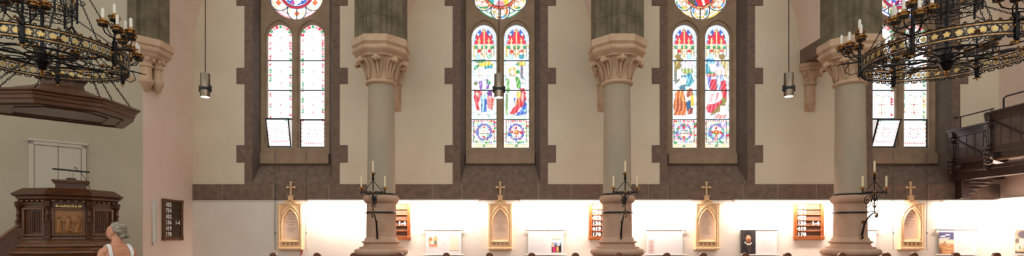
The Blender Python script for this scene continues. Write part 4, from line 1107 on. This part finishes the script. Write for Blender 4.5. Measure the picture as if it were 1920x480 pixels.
        for (x,y,z) in ((0,0,.45),(0,.19,.32),(0,-.19,.32),(.2,0,.28),(.12,.12,.27),(.12,-.12,.27)):
            b=MB(T(x,y,z)); b.lathe([(.004,-.075),(.014,-.06),(.01,-.04),(.03,-.035),(.05,-.025),(.055,-.01),(.05,.0),(.065,.008),(.062,.014),(.035,.018),(.022,.04),(.02,.05)],14)
            for q in range(8):
                t_=2*PI*q/8; b.sph((.058*math.cos(t_),.058*math.sin(t_),-.004),(.012,.012,.010),6,4)
            b.build('drip_cup',M['gold'],post)
            b=MB(T(x,y,z)); b.lathe([(.036,-.045),(.05,-.048),(.056,-.03),(.05,-.026)],14); b.build('cup_gallery',M['iron'],post)
            b=MB(T(x,y,z)); b.lathe([(.017,.03),(.017,.155),(.012,.16),(.003,.16),(.003,.175)],12); b.build('candle',M['candle'],post)
    return root
hC=2.2
o=build_chandelier(R(0)); o.location=(-2.54*hC,2.96*hC,EYE+hC); o['label']='black and gold ring chandelier at the left, above the pulpit canopy'
o=build_chandelier(R(30)); o.location=(2.48*hC+.02,2.97*hC,EYE+hC); o['label']='black and gold ring chandelier at the right, before the fourth window'

# ------------------------------------------------------------------ pulpit
NC=R(-53)                                   # direction the front face looks
PC=(-7.02,8.72)
PM=T(PC[0],PC[1],0)@RZ(NC+PI/2)             # local -Y looks out of the front face
root=empty('pulpit',PM,'large carved dark wood octagonal pulpit with gold inscription and relief panel','pulpit')
def oc(ap,z,n=8): 
    r=ap/math.cos(PI/8); return [(r*math.cos(-PI/2+PI/8+i*PI/4),r*math.sin(-PI/2+PI/8+i*PI/4),z) for i in range(8)]
WD=M['wood_dark']; WM=M['wood_mid']
b=MB(); b.loft([oc(.58,1.08),oc(.58,2.06)]); b.build('body',WD,root,smooth=False)
b=MB(); b.loft([oc(a,z) for a,z in ((.60,2.03),(.61,2.05),(.64,2.07),(.645,2.10),(.68,2.115),(.695,2.13),(.70,2.15),(.67,2.165),(.60,2.215),(.57,2.235),(.3,2.24))]); b.build('cornice',WD,root,smooth=False)
b=MB(); b.loft([oc(a,z) for a,z in ((.60,1.48),(.625,1.475),(.63,1.45),(.61,1.44),(.63,1.40),(.66,1.37),(.665,1.34),(.64,1.33),(.68,1.29),(.72,1.27),(.725,1.235),(.70,1.22),(.66,1.15),(.62,1.08),(.45,1.0),(.30,.85),(.26,.6),(.26,.25),(.34,.2),(.36,0))]); b.build('base_moulding',WM,root,smooth=False)
side=2*.58*math.tan(PI/8)
for k in range(8):
    if k in (3,4,5): continue
    F=RZ(k*PI/4)@T(0,-.58,0)
    # mitre pilaster between the faces
    b=MB(RZ(k*PI/4+PI/8)@T(0,-.60/math.cos(PI/8)*1.0,0))
    b.bbox(-.045,.045,-.03,.06,1.48,1.70,.006); b.bbox(-.055,.055,-.045,.06,1.70,1.72,.004); b.bbox(-.055,.055,-.045,.06,1.46,1.49,.004)
    for s in (-.022,0,.022): b.box(s-.006,s+.006,-.038,-.03,1.50,1.69)
    b.lathe([(.034,1.72),(.04,1.735),(.026,1.75),(.023,1.80),(.034,1.82),(.024,1.84),(.022,1.90),(.03,1.915),(.022,1.925),(.04,1.945),(.044,1.96)],14,c=(0,-.012))
    b.bbox(-.05,.05,-.05,.05,1.96,1.98,.004); b.bbox(-.04,.04,-.045,.05,1.98,2.03,.006)
    for s in (-.02,.02): b.torus((s,-.047,2.005),.014,.005,10,5,axis='y')
    b.build('corner_pilaster',WD,root)
    # frieze beads
    b=MB(F)
    for i in range(5): b.bbox(-.18+i*.09-.022,-.18+i*.09+.022,-.05,0,2.02,2.05,.004)
    b.bbox(-side/2+.04,side/2-.04,-.03,0,1.985,2.0,.004)
    b.build('frieze',WM,root,smooth=False)
    pw2=.17 if k in (0,) else .155
    z0,z1=1.53,1.90
    b=MB(F)
    for (a,c_,q0,q1) in ((-pw2-.035,-pw2,z0-.03,z1+.03),(pw2,pw2+.035,z0-.03,z1+.03),(-pw2,pw2,z1,z1+.03),(-pw2,pw2,z0-.03,z0)): b.bbox(a,c_,-.035,0,q0,q1,.005)
    b.build('panel_frame',WM,root,smooth=False)
    if k==0:
        b=MB(F); b.box(-pw2,pw2,-.008,0,z0,z1)
        rr=random.Random(9)
        # carved group: three figures in flat relief with drapery
        def fig(x,zb,h,lean,s=1):
            b.sph((x+lean*h,-.014,zb+h),(.018*s,.016,.022*s),10,8)
            b.tube([(x,-.008,zb),(x+lean*h*.3,-.014,zb+h*.35),(x+lean*h*.7,-.016,zb+h*.72),(x+lean*h*.9,-.012,zb+h*.88)],[.036*s,.034*s,.036*s,.018*s],8)
            for q in range(4): b.tube([(x-.03+q*.02,-.03,zb),(x-.02+q*.014+lean*h*.5,-.036,zb+h*.6)],.006,5)
        fig(-.115,1.55,.24,-.02,1.0); fig(-.01,1.60,.2,.04,1.0); fig(.095,1.55,.16,.15,1.0); fig(.13,1.66,.15,-.05,.8)
        b.tube([(-.10,-.025,1.74),(-.05,-.032,1.72),(-.03,-.03,1.73)],.010,6); b.tube([(.0,-.025,1.74),(.06,-.032,1.72),(.08,-.03,1.68)],.010,6)
        b.tube([(-.02,-.02,1.62),(.03,-.03,1.58),(.07,-.03,1.56)],[.028,.02,.014],8); b.tube([(-.03,-.02,1.62),(-.02,-.03,1.57),(.0,-.03,1.55)],[.024,.018,.012],8)
        for i in range(7): b.sph((-.15+i*.05,-.006,1.545+rr.uniform(0,.015)),(.03,.012,.014),8,5)
        b.build('carved_relief',M['wood_relief'],root)
        b=MB(F); b.bbox(-.20,.20,-.012,0,1.935,1.985,.003); b.build('inscription_board',WD,root,smooth=False)
        text('gold_inscription','Ev LuK:II:10 b 39',.046,F@T(0,-.014,1.946),M['goldleaf'],root,ext=.001,align='CENTER',bold=.0014)
    else:
        b=MB(F); b.box(-pw2,pw2,-.004,0,z0,z1)
        for i in range(7):
            x=-.12+i*.04
            if i in (0,6):
                for j in range(14): b.sph((x,-.008,z0+.02+j*.0255),(.008,.008,.010),6,5)
            elif i==3:
                for j in range(10): b.tube([(x-.018,-.008,z0+.03+j*.033),(x,-.014,z0+.045+j*.033),(x+.018,-.008,z0+.06+j*.033)],.007,5)
            else: b.tube([(x,-.008,z0+.02),(x,-.008,z1-.02)],.010,6)
        b.build('carved_panel',WD,root)
# desk box on top
b=MB(T(.02,-.28,0)); b.bbox(-.19,.19,-.19,.17,2.23,2.345,.006); b.build('desk_box',WD,root,smooth=False)
b=MB(T(.02,-.28,0)); b.bbox(-.235,.235,-.235,.20,2.345,2.375,.008); b.bbox(-.215,.215,-.215,.19,2.325,2.347,.006); b.bbox(-.07,.07,-.05,.05,2.375,2.40,.004); b.build('desk_top',WM,root,smooth=False)
# stair parapet to the left
b=MB(); 
b.prism([(-1.9,.0),(-.55,.0),(-.55,1.62),(-.62,1.62),(-1.9,.35)],-.30,-.22,axis='y')
b.build('stair_parapet',WD,root,smooth=False)
b=MB(); b.tube([(-.6,-.27,1.66),(-1.9,-.27,.38)],.035,8); b.build('handrail',WM,root)
# reading lamp / microphone on the desk
lp=empty('reading_lamp',PM@T(.02,-.28,2.40),'slim black bar reading lamp with microphone standing on the pulpit desk','lamp')
b=MB(); b.bbox(-.06,.06,-.035,.035,0,.02,.004); b.build('base',M['black'],lp,smooth=False)
b=MB(); b.tube([(-.02,0,.02),(-.02,0,.13)],.005,6); b.tube([(.02,0,.02),(.02,0,.13)],.005,6); b.build('stem',M['chrome'],lp)
b=MB(RY(R(3))); b.bbox(-.24,.23,-.02,.02,.13,.155,.006); b.build('lamp_bar',M['black'],lp,smooth=False)
b=MB(); b.tube([(.24,0,-.14),(.19,0,.0),(.12,0,.12),(.05,0,.19)],.005,6); b.sph((.05,0,.19),(.012,.012,.012),8,6); b.build('microphone',M['black'],lp)

# sounding board
g=math.sqrt(.5)
def dn(tv,nv): return (tv*g+nv*g, tv*g-nv*g)      # tv along wall, nv out from wall (n=(.707,-.707))
def P2(tv,nv): return dn(tv,nv)
def board_poly(o,ap=0):
    tc=1.09
    fr=-10.28+o; hw=.40+o*.41; mid=-10.84+.0; hs=.93+o; bk=-11.74
    return [dn(tc-hw,fr),dn(tc+hw,fr),dn(tc+hs,mid+o*.41),dn(tc+hs,bk),dn(tc-hs,bk),dn(tc-hs,mid+o*.41)]
ctr=dn(1.09,-10.95); RC=(ctr[0],ctr[1],3.45)
root=empty('sounding_board',T(*RC),'wide polygonal wooden pulpit canopy hung on chains below the left chandelier','canopy'); inv=T(-RC[0],-RC[1],-RC[2])
def ringp(o,z): return [(p[0],p[1],z) for p in board_poly(o)]
b=MB(inv); b.loft([ringp(o,z) for o,z in ((-.05,3.455),(-.0,3.45),(0,3.50),(.02,3.51),(.02,3.56),(.04,3.575),(.045,3.60),(.09,3.62),(.09,3.645),(.0,3.66))]); b.build('rim',WM,root,smooth=False)
def toward(o,z,k):
    return [(ctr[0]+(p[0]-ctr[0])*k,ctr[1]+(p[1]-ctr[1])*k,z) for p in board_poly(o)]
b=MB(inv); b.loft([toward(0,3.655,1.0),toward(0,3.70,.8),toward(0,3.86,.32)]); b.build('roof',WD,root,smooth=False)
b=MB(inv); b.loft([toward(0,3.84,.30),toward(0,3.99,.27),toward(0,4.0,.33),toward(0,4.03,.34),toward(0,4.05,.30)]); b.build('roof_cap',WD,root,smooth=False)
b=MB(inv)
for k in (.84,.62):
    pts=[(x,y,3.449) for x,y,_ in toward(0,0,k)]
    b.tube(pts,.010,6,close=True)
b.build('underside_moulding',WD,root,smooth=False)
hang=Vector((PX(135,8.9),8.9,PZ(50,8.9)))
def chain2(p,q,r=.012,ll=.03):
    p,q=Vector(p),Vector(q); L=(q-p).length; n=int(L/(ll*1.5)); d_=(q-p)/n; c=MB(inv)
    z=(q-p).normalized(); x=z.orthogonal().normalized(); y=z.cross(x); R3=Matrix((x,y,z)).transposed().to_4x4()
    for i in range(n):
        o=p+d_*(i+.5); c.M=inv@Matrix.Translation(o)@R3@RZ(PI/2*(i%2)); c.tube([(r*math.cos(t_),0,ll*math.sin(t_)) for t_ in [2*PI*j/8 for j in range(8)]],.0055,4,close=True)
    c.build('chain',M['iron'],root)
for p in board_poly(0): chain2((p[0]*.97+ctr[0]*.03,p[1]*.97+ctr[1]*.03,3.65),hang)
b=MB(inv); b.tube([tuple(hang),(hang.x,hang.y,8.9)],.015,8); b.build('hanging_rod',M['iron'],root)

# wall cupboard with two shutters on the diagonal wall
# point on the wall for an image column: X = Y-18.51
def wp(px):
    k=(px-937)/1000; Y=18.51/(1-k); return Y-18.51,Y
xa,ya=wp(54); xb,yb=wp(161); L=math.hypot(xb-xa,yb-ya); Zt=PZ(263,ya); Zb=1.15
root=empty('wall_cupboard',T(xa,ya,Zb)@RZ(PI/4),'cream painted double shutter set in the diagonal wall behind the pulpit','cupboard'); H=Zt-Zb
b=MB()
for (a,c_,q0,q1) in ((0,.07,0,H),(L-.07,L,0,H),(0,L,H-.07,H),(0,L,0,.07)): b.bbox(a,c_,-.045,0,q0,q1,.008)
b.bbox(-.02,L+.02,-.06,0,H-.005,H+.03,.008)
b.build('frame',M['white_paint'],root,smooth=False)
for s in (0,1):
    x0=.075+s*(L/2-.073); x1=x0+L/2-.08
    b=MB(); b.bbox(x0,x1,-.03,0,.075,H-.075,.005); d_=b.build('door',M['white_paint'],root,smooth=False)
    b=MB(); b.lathe([(.008,-.03),(.015,-.02),(.015,0)],10); b.v=[T((x1-.04) if s==0 else (x0+.04),-.04,H*.4)@v for v in b.v]; b.build('knob',M['chrome'],d_)

# ------------------------------------------------------------------ organ gallery on the right
root=empty('organ_gallery',T(11.0,11.5,2.4),'dark stained wooden gallery with panelled front and carved consoles at the right','gallery'); inv=T(-11.0,-11.5,-2.4)
G=M['wood_gallery']; GP=M['wood_gallery_panel']
XA=10.87; XB=10.03
path=[(XA,12.88),(XA,11.8),(XB,10.92),(XB,8.6)]
def gface(b_,p,q,z0,z1,t0,t1):
    """slab along p-q from z0..z1, offset t0..t1 outward (towards the nave, -X side)"""
    p=Vector(p); q=Vector(q); d=(q-p).normalized(); n=Vector((d.y,-d.x)); 
    if n.x>0: n=-n
    a=p+n*t0; c=q+n*t0; e=q+n*t1; f=p+n*t1
    vs=[tuple(a),tuple(c),tuple(e),tuple(f)]
    b_.prism(vs,z0,z1)
b=MB(inv)
for i in range(3):
    gface(b,path[i],path[i+1],3.98,4.02,-.10,.09); gface(b,path[i],path[i+1],3.94,3.98,-.08,.05); gface(b,path[i],path[i+1],3.90,3.94,-.06,.025)
b.build('top_rail',G,root,smooth=False)
for i in range(3):
    p=Vector(path[i]); q=Vector(path[i+1]); b=MB(inv); gface(b,p,q,3.26,3.92,-.05,-.02); L=(q-p).length; n=max(2,int(L/.2)); d_=(q-p)/n
    for j in range(n+1):
        gface(b,p+d_*(j)-d_*.04,p+d_*(j)+d_*.04,3.32,3.88,-.02,-.008)
    b.build('panelling',GP,root,smooth=False)
    b=MB(inv); gface(b,p,q,3.18,3.32,-.06,.03); gface(b,p,q,3.84,3.92,-.05,.01)
    # diagonal brace
    dd=(q-p).normalized(); nv=Vector((dd.y,-dd.x)); nv=nv if nv.x<0 else -nv
    a=p+dd*.12; e=p+dd*min(L-.1,.85)
    b.tube([(a.x+nv.x*.0,a.y+nv.y*.0,3.80),(e.x+nv.x*.0,e.y+nv.y*.0,3.36)],.022,6)
    b.build('panel_frame',G,root,smooth=False)
def turned(b_,x,y):
    b_.bbox(x-.05,x+.05,y-.05,y+.05,3.84,3.97,.008)
    for z in (3.72,3.78,3.84): b_.bbox(x-.052,x+.052,y-.052,y+.052,z-.026,z,.008)
    b_.lathe([(.035,3.33),(.05,3.35),(.035,3.38),(.03,3.45),(.038,3.62),(.03,3.70),(.045,3.72),(.05,3.76)],12,c=(x,y))
    # scrolled foot: bulging lobes stepping down and in
    for (o,z,r) in ((.02,3.28,.075),(-.0,3.18,.085),(-.06,3.09,.085),(.04,3.00,.07)):
        b_.sph((x-o*0-.02,y,z),(r*1.1,.07,r*.8),10,8)
for (x,y) in ((XA-.03,12.78),(XA-.03,11.85),(XB-.03,10.9),(XB-.03,9.6)):
    b=MB(inv); turned(b,x,y)
    b.build('turned_post',G,root)
for (x,y) in ((XB,10.86),(XB,9.7),(XA,12.6)):
    b=MB(inv)
    # large console: quarter curve from under the front back to the beam
    pts=[(x-.05,3.16),(x-.09,3.10),(x-.06,3.03),(x+.05,3.0),(x+.16,2.97),(x+.25,3.02),(x+.25,3.18)]
    pts=pts[::-1]
    b.prism(pts,y-.09,y+.09,axis='y')
    for q in range(4): b.sph((x-.045+q*.05,y,3.12-q*.03),(.06,.11,.04),10,6)
    b.build('scroll_console',G,root,ang=30)
# bay floor and main beams
b=MB(inv); b.prism([(XB+.02,8.6),(12.05,8.6),(12.05,12.88),(XA+.02,12.88),(XA+.02,11.78),(XB+.02,10.9)],3.04,3.2); b.build('floor_slab',G,root,smooth=False)
b=MB(inv); b.bbox(XA-.0,XA+.2,8.6,12.88,2.80,3.045,.01); b.bbox(XA-.035,XA+.02,8.6,12.88,2.98,3.05,.006)
for k in range(60): b.box(XA-.012,XA+.005,8.65+k*.07,8.69+k*.07,2.805,2.835)
b.build('main_beam',G,root,smooth=False)
b=MB(inv); b.bbox(XB-.02,XB+.02,8.6,10.9,3.02,3.06,.004); b.build('lower_edge_strip',M['wood_mid'],root,smooth=False)
# wall bracket under the back end
b=MB(inv); b.bbox(10.98,11.16,12.66,12.87,2.375,3.04,.01); 
for i,(x1,z0) in enumerate(((11.22,2.40),(11.32,2.50),(11.44,2.60),(11.60,2.68),(11.72,2.76))):
    b.bbox(11.1,x1,12.68,12.86,z0,z0+.055,.008); b.bbox(11.1,x1-.06,12.70,12.85,z0+.05,z0+.11,.006)
b.bbox(11.0,12.0,12.66,12.87,2.84,3.04,.008)
b.build('wall_bracket',G,root,smooth=False)
b=MB(inv)
b.tube([(10.95,12.86,4.36),(11.0,12.8,4.31),(XA+.02,12.7,4.30),(XA+.02,11.75,4.30)],.014,8)
b.tube([(XA+.02,12.6,4.30),(XA+.02,12.6,4.0)],.010,6); b.tube([(XA+.02,11.8,4.30),(XA+.02,11.8,4.0)],.010,6)
b.build('iron_handrail',M['iron'],root)
b=MB(inv)
b.tube([(XB+.10,10.72,4.0),(XB+.10,10.72,4.26),(XB+.10,10.66,4.29),(XB+.10,8.6,4.29)],.016,8); b.tube([(XB+.10,9.7,4.29),(XB+.10,9.7,4.0)],.012,6)
b.build('iron_handrail',M['iron'],root)

# ------------------------------------------------------------------ woman
def build_person():
    root=empty('person',T(0,0,0),'woman with tied grey hair and white sleeveless top, seen from behind, looking left','person')
    # local frame: body faces +X, height 1.665
    b=MB()
    def el(z,hy,hx,ox=0,n=28): return [(ox+hx*math.cos(2*PI*i/n),hy*math.sin(2*PI*i/n),z) for i in range(n)]
    b.loft([el(.80,.10,.09),el(.86,.17,.12,-.01),el(.93,.18,.125,-.015),el(1.02,.15,.105,-.005),el(1.10,.135,.095,0),el(1.18,.145,.10,.0),el(1.26,.158,.11,.0),el(1.31,.152,.102,-.005),el(1.345,.148,.086,-.012),el(1.375,.115,.065,-.018),el(1.395,.095,.06,-.02),el(1.42,.062,.055,-.015),el(1.46,.052,.053,-.005),el(1.52,.052,.054,.005)])
    HR=R(32)
    # shoulder blades and trapezius
    b.tube([(-.02,-.138,1.322),(-.022,-.07,1.360),(-.018,0,1.386),(-.022,.07,1.360),(-.02,.138,1.322)],[.050,.046,.05,.046,.050],14)
    for s in (-1,1):
        b.sph((-.065,s*.08,1.27),(.035,.055,.075),14,10)
        b.sph((.085,s*.075,1.24),(.045,.06,.055),14,10)
        sh=(-.015,s*.150,1.308)
        b.sph(sh,(.052,.048,.056),14,10)
        b.tube([sh,(-.02,s*.180,1.22),(-.03,s*.205,1.08),(-.01,s*.20,.98),(.03,s*.195,.86),(.045,s*.19,.80)],[.048,.043,.036,.037,.027,.024],12)
        # palm and fingers
        b.tube([(.045,s*.19,.81),(.055,s*.19,.77),(.065,s*.19,.72)],[.024,.034,.032],12)
        for q,(dx,ln) in enumerate(((-.027,.062),(-.009,.072),(.009,.07),(.027,.056))):
            b.tube([(.065+dx,s*.19,.725),(.068+dx*1.1,s*.188,.725-ln*.5),(.078+dx*1.1,s*.18,.725-ln),(.085+dx*1.1,s*.17,.725-ln*1.25)],[.0095,.009,.0085,.007],8)
        b.tube([(.075,s*.18,.775),(.10,s*.168,.75),(.108,s*.16,.72)],[.012,.010,.008],8)
        # legs and feet
        b.tube([(-.01,s*.085,.88),(0,s*.09,.70),(.01,s*.09,.48),(-.005,s*.09,.36),(-.01,s*.088,.22),(-.01,s*.085,.08)],[.088,.08,.055,.054,.045,.035],14)
        b.tube([(-.04,s*.088,.045),(.04,s*.09,.05),(.12,s*.10,.035),(.17,s*.105,.025)],[.036,.042,.032,.020],12)
    H=T(.012,0,1.555)@RZ(HR)@RY(R(-6))
    b.M=H
    b.sph((-.012,0,.018),(.092,.072,.088),24,18); b.sph((.03,0,-.03),(.062,.058,.075),20,14); b.sph((.055,0,-.078),(.030,.030,.022),14,10)
    b.sph((.055,0,.02),(.038,.056,.05),16,12)
    b.tube([(.088,0,.012),(.102,0,-.008),(.112,0,-.026),(.098,0,-.036)],[.008,.010,.012,.010],10)
    for s in (-1,1):
        b.sph((.082,s*.030,.022),(.014,.018,.008),10,8); b.sph((.072,s*.034,-.014),(.02,.02,.018),10,8)
        b.sph((.0,s*.072,-.012),(.019,.010,.032),12,8); b.sph((.004,s*.078,-.002),(.014,.008,.018),10,8)
        b.sph((.101,s*.010,-.032),(.008,.008,.006),8,6)
    b.tube([(.092,-.022,-.054),(.102,0,-.052),(.092,.022,-.054)],.0065,8); b.tube([(.090,-.018,-.064),(.099,0,-.064),(.090,.018,-.064)],.007,8)
    b.M=Matrix.Identity(4)
    body=b.build('body',M['skin'],root)
    md=body.modifiers.new('r','REMESH'); md.mode='VOXEL'; md.voxel_size=.005; md.use_smooth_shade=True
    sm=body.modifiers.new('s','SMOOTH'); sm.factor=.5; sm.iterations=4
    # eyes
    for s in (-1,1):
        b=MB(H); b.sph((.080,s*.031,.008),(.010,.011,.006),10,8); b.build('eye',M['paper'],root)
        b=MB(H); b.tube([(.092,s*.016,.030),(.091,s*.032,.034),(.078,s*.048,.030)],.003,6); b.build('eyebrow',M['hair'],root)
    # hair: cap swept back to a low knot
    b=MB(H); n,m=36,24; rings=[]
    for k in range(m+1):
        a=-PI/2+PI*k/m; a=max(min(a,PI/2-.02),-PI/2+.02); ring=[]
        for i in range(n):
            t_=2*PI*i/n; ux,uy,uz=math.cos(a)*math.cos(t_),math.cos(a)*math.sin(t_),math.sin(a)
            f=1.0
            lim=.50-(uz+.1)*1.05 if uz<.62 else 1.0   # how far forward hair may reach
            x=-.014+.104*ux; y=.085*uy; z=.022+.098*uz
            front= ux>(.05+max(0,uz)*.9)
            if front and uz<.72: x=min(x,-.014+.104*(.05+max(0,uz)*.9)); y*=.86 if uz<.3 else .95
            if uz<-.35: y*=.80; z=max(z,-.065); x-=.006
            w=.0018*math.sin(t_*14+a*4)
            ring.append((x,y+w,z+w))
        rings.append(ring)
    b.loft(rings)
    b.sph((-.085,0,-.045),(.038,.042,.034),16,12)
    hair=b.build('hair',M['hair'],root)
    md=hair.modifiers.new('r','REMESH'); md.mode='VOXEL'; md.voxel_size=.005; md.use_smooth_shade=True
    s2=hair.modifiers.new('s','SMOOTH'); s2.factor=.5; s2.iterations=5
    b=MB(H); b.torus((-.122,0,-.048),.013,.008,16,8,axis='x'); b.build('hair_tie',M['black'],root)
    b=MB(H); 
    for q in range(7): b.tube([(-.118,(q-3)*.003,-.048),(-.136,(q-3)*.007,-.046+.006*(q%3)),(-.150,(q-3)*.010,-.058+.012*(q%3))],[.006,.005,.002],6)
    b.build('hair_tuft',M['hair'],root)
    # white top
    b=MB(); n=40; e=.008
    def el2(z,hy,hx,ox=0): return [(ox+(hx+e)*math.cos(2*PI*i/n),(hy+e)*math.sin(2*PI*i/n),z) for i in range(n)]
    rings=[el2(.90,.185,.128,-.012),el2(1.02,.155,.108,-.005),el2(1.10,.14,.098),el2(1.18,.15,.104),el2(1.24,.165,.125,.008)]
    top=[]
    for i in range(n):
        t_=2*PI*i/n; cx_,sy_=math.cos(t_),math.sin(t_)
        # scoop: low in the back middle, higher at the sides
        z=1.275-(.0 if abs(sy_)>.75 else .03*(1-abs(sy_)/.75))*(1 if cx_<0 else .3)
        top.append((.004+(.118+e)*cx_,(.164+e)*sy_,z))
    rings.append(top); b.loft(rings,cap=False)
    for s in (-1,1):
        for q in range(0,1): pass
        P0=[(-.118,s*.098,1.245),(-.118,s*.112,1.29),(-.100,s*.112,1.335),(-.070,s*.106,1.380),(-.018,s*.102,1.408),(.035,s*.102,1.388),(.075,s*.106,1.345),(.11,s*.105,1.29),(.128,s*.095,1.255)]
        rr=[]
        for p in P0: rr.append([(p[0],p[1]-.017,p[2]-.004),(p[0],p[1]+.017,p[2]-.012),(p[0]*1.05,p[1]+.017,p[2]-.002),(p[0]*1.05,p[1]-.017,p[2]+.004)])
        b.loft(rr)
    tp=b.build('white_top',M['cloth_white'],root)
    sd=tp.modifiers.new('s','SOLIDIFY'); sd.thickness=.004
    # trousers
    b=MB(); b.loft([el2(.80,.13,.10),el2(.86,.178,.13,-.01),el2(.94,.186,.132,-.014),el2(1.0,.16,.115,-.006)])
    for s in (-1,1):
        b.tube([(-.01,s*.092,.88),(0,s*.095,.70),(.01,s*.095,.48),(-.0,s*.095,.3),(-.0,s*.092,.12)],[.10,.098,.085,.08,.08],18)
    b.build('trousers',M['trousers'],root)
    return root
w=build_person(); YB=6.3
w.location=(PX(219,YB),YB,0); w.rotation_euler=(0,0,R(150))
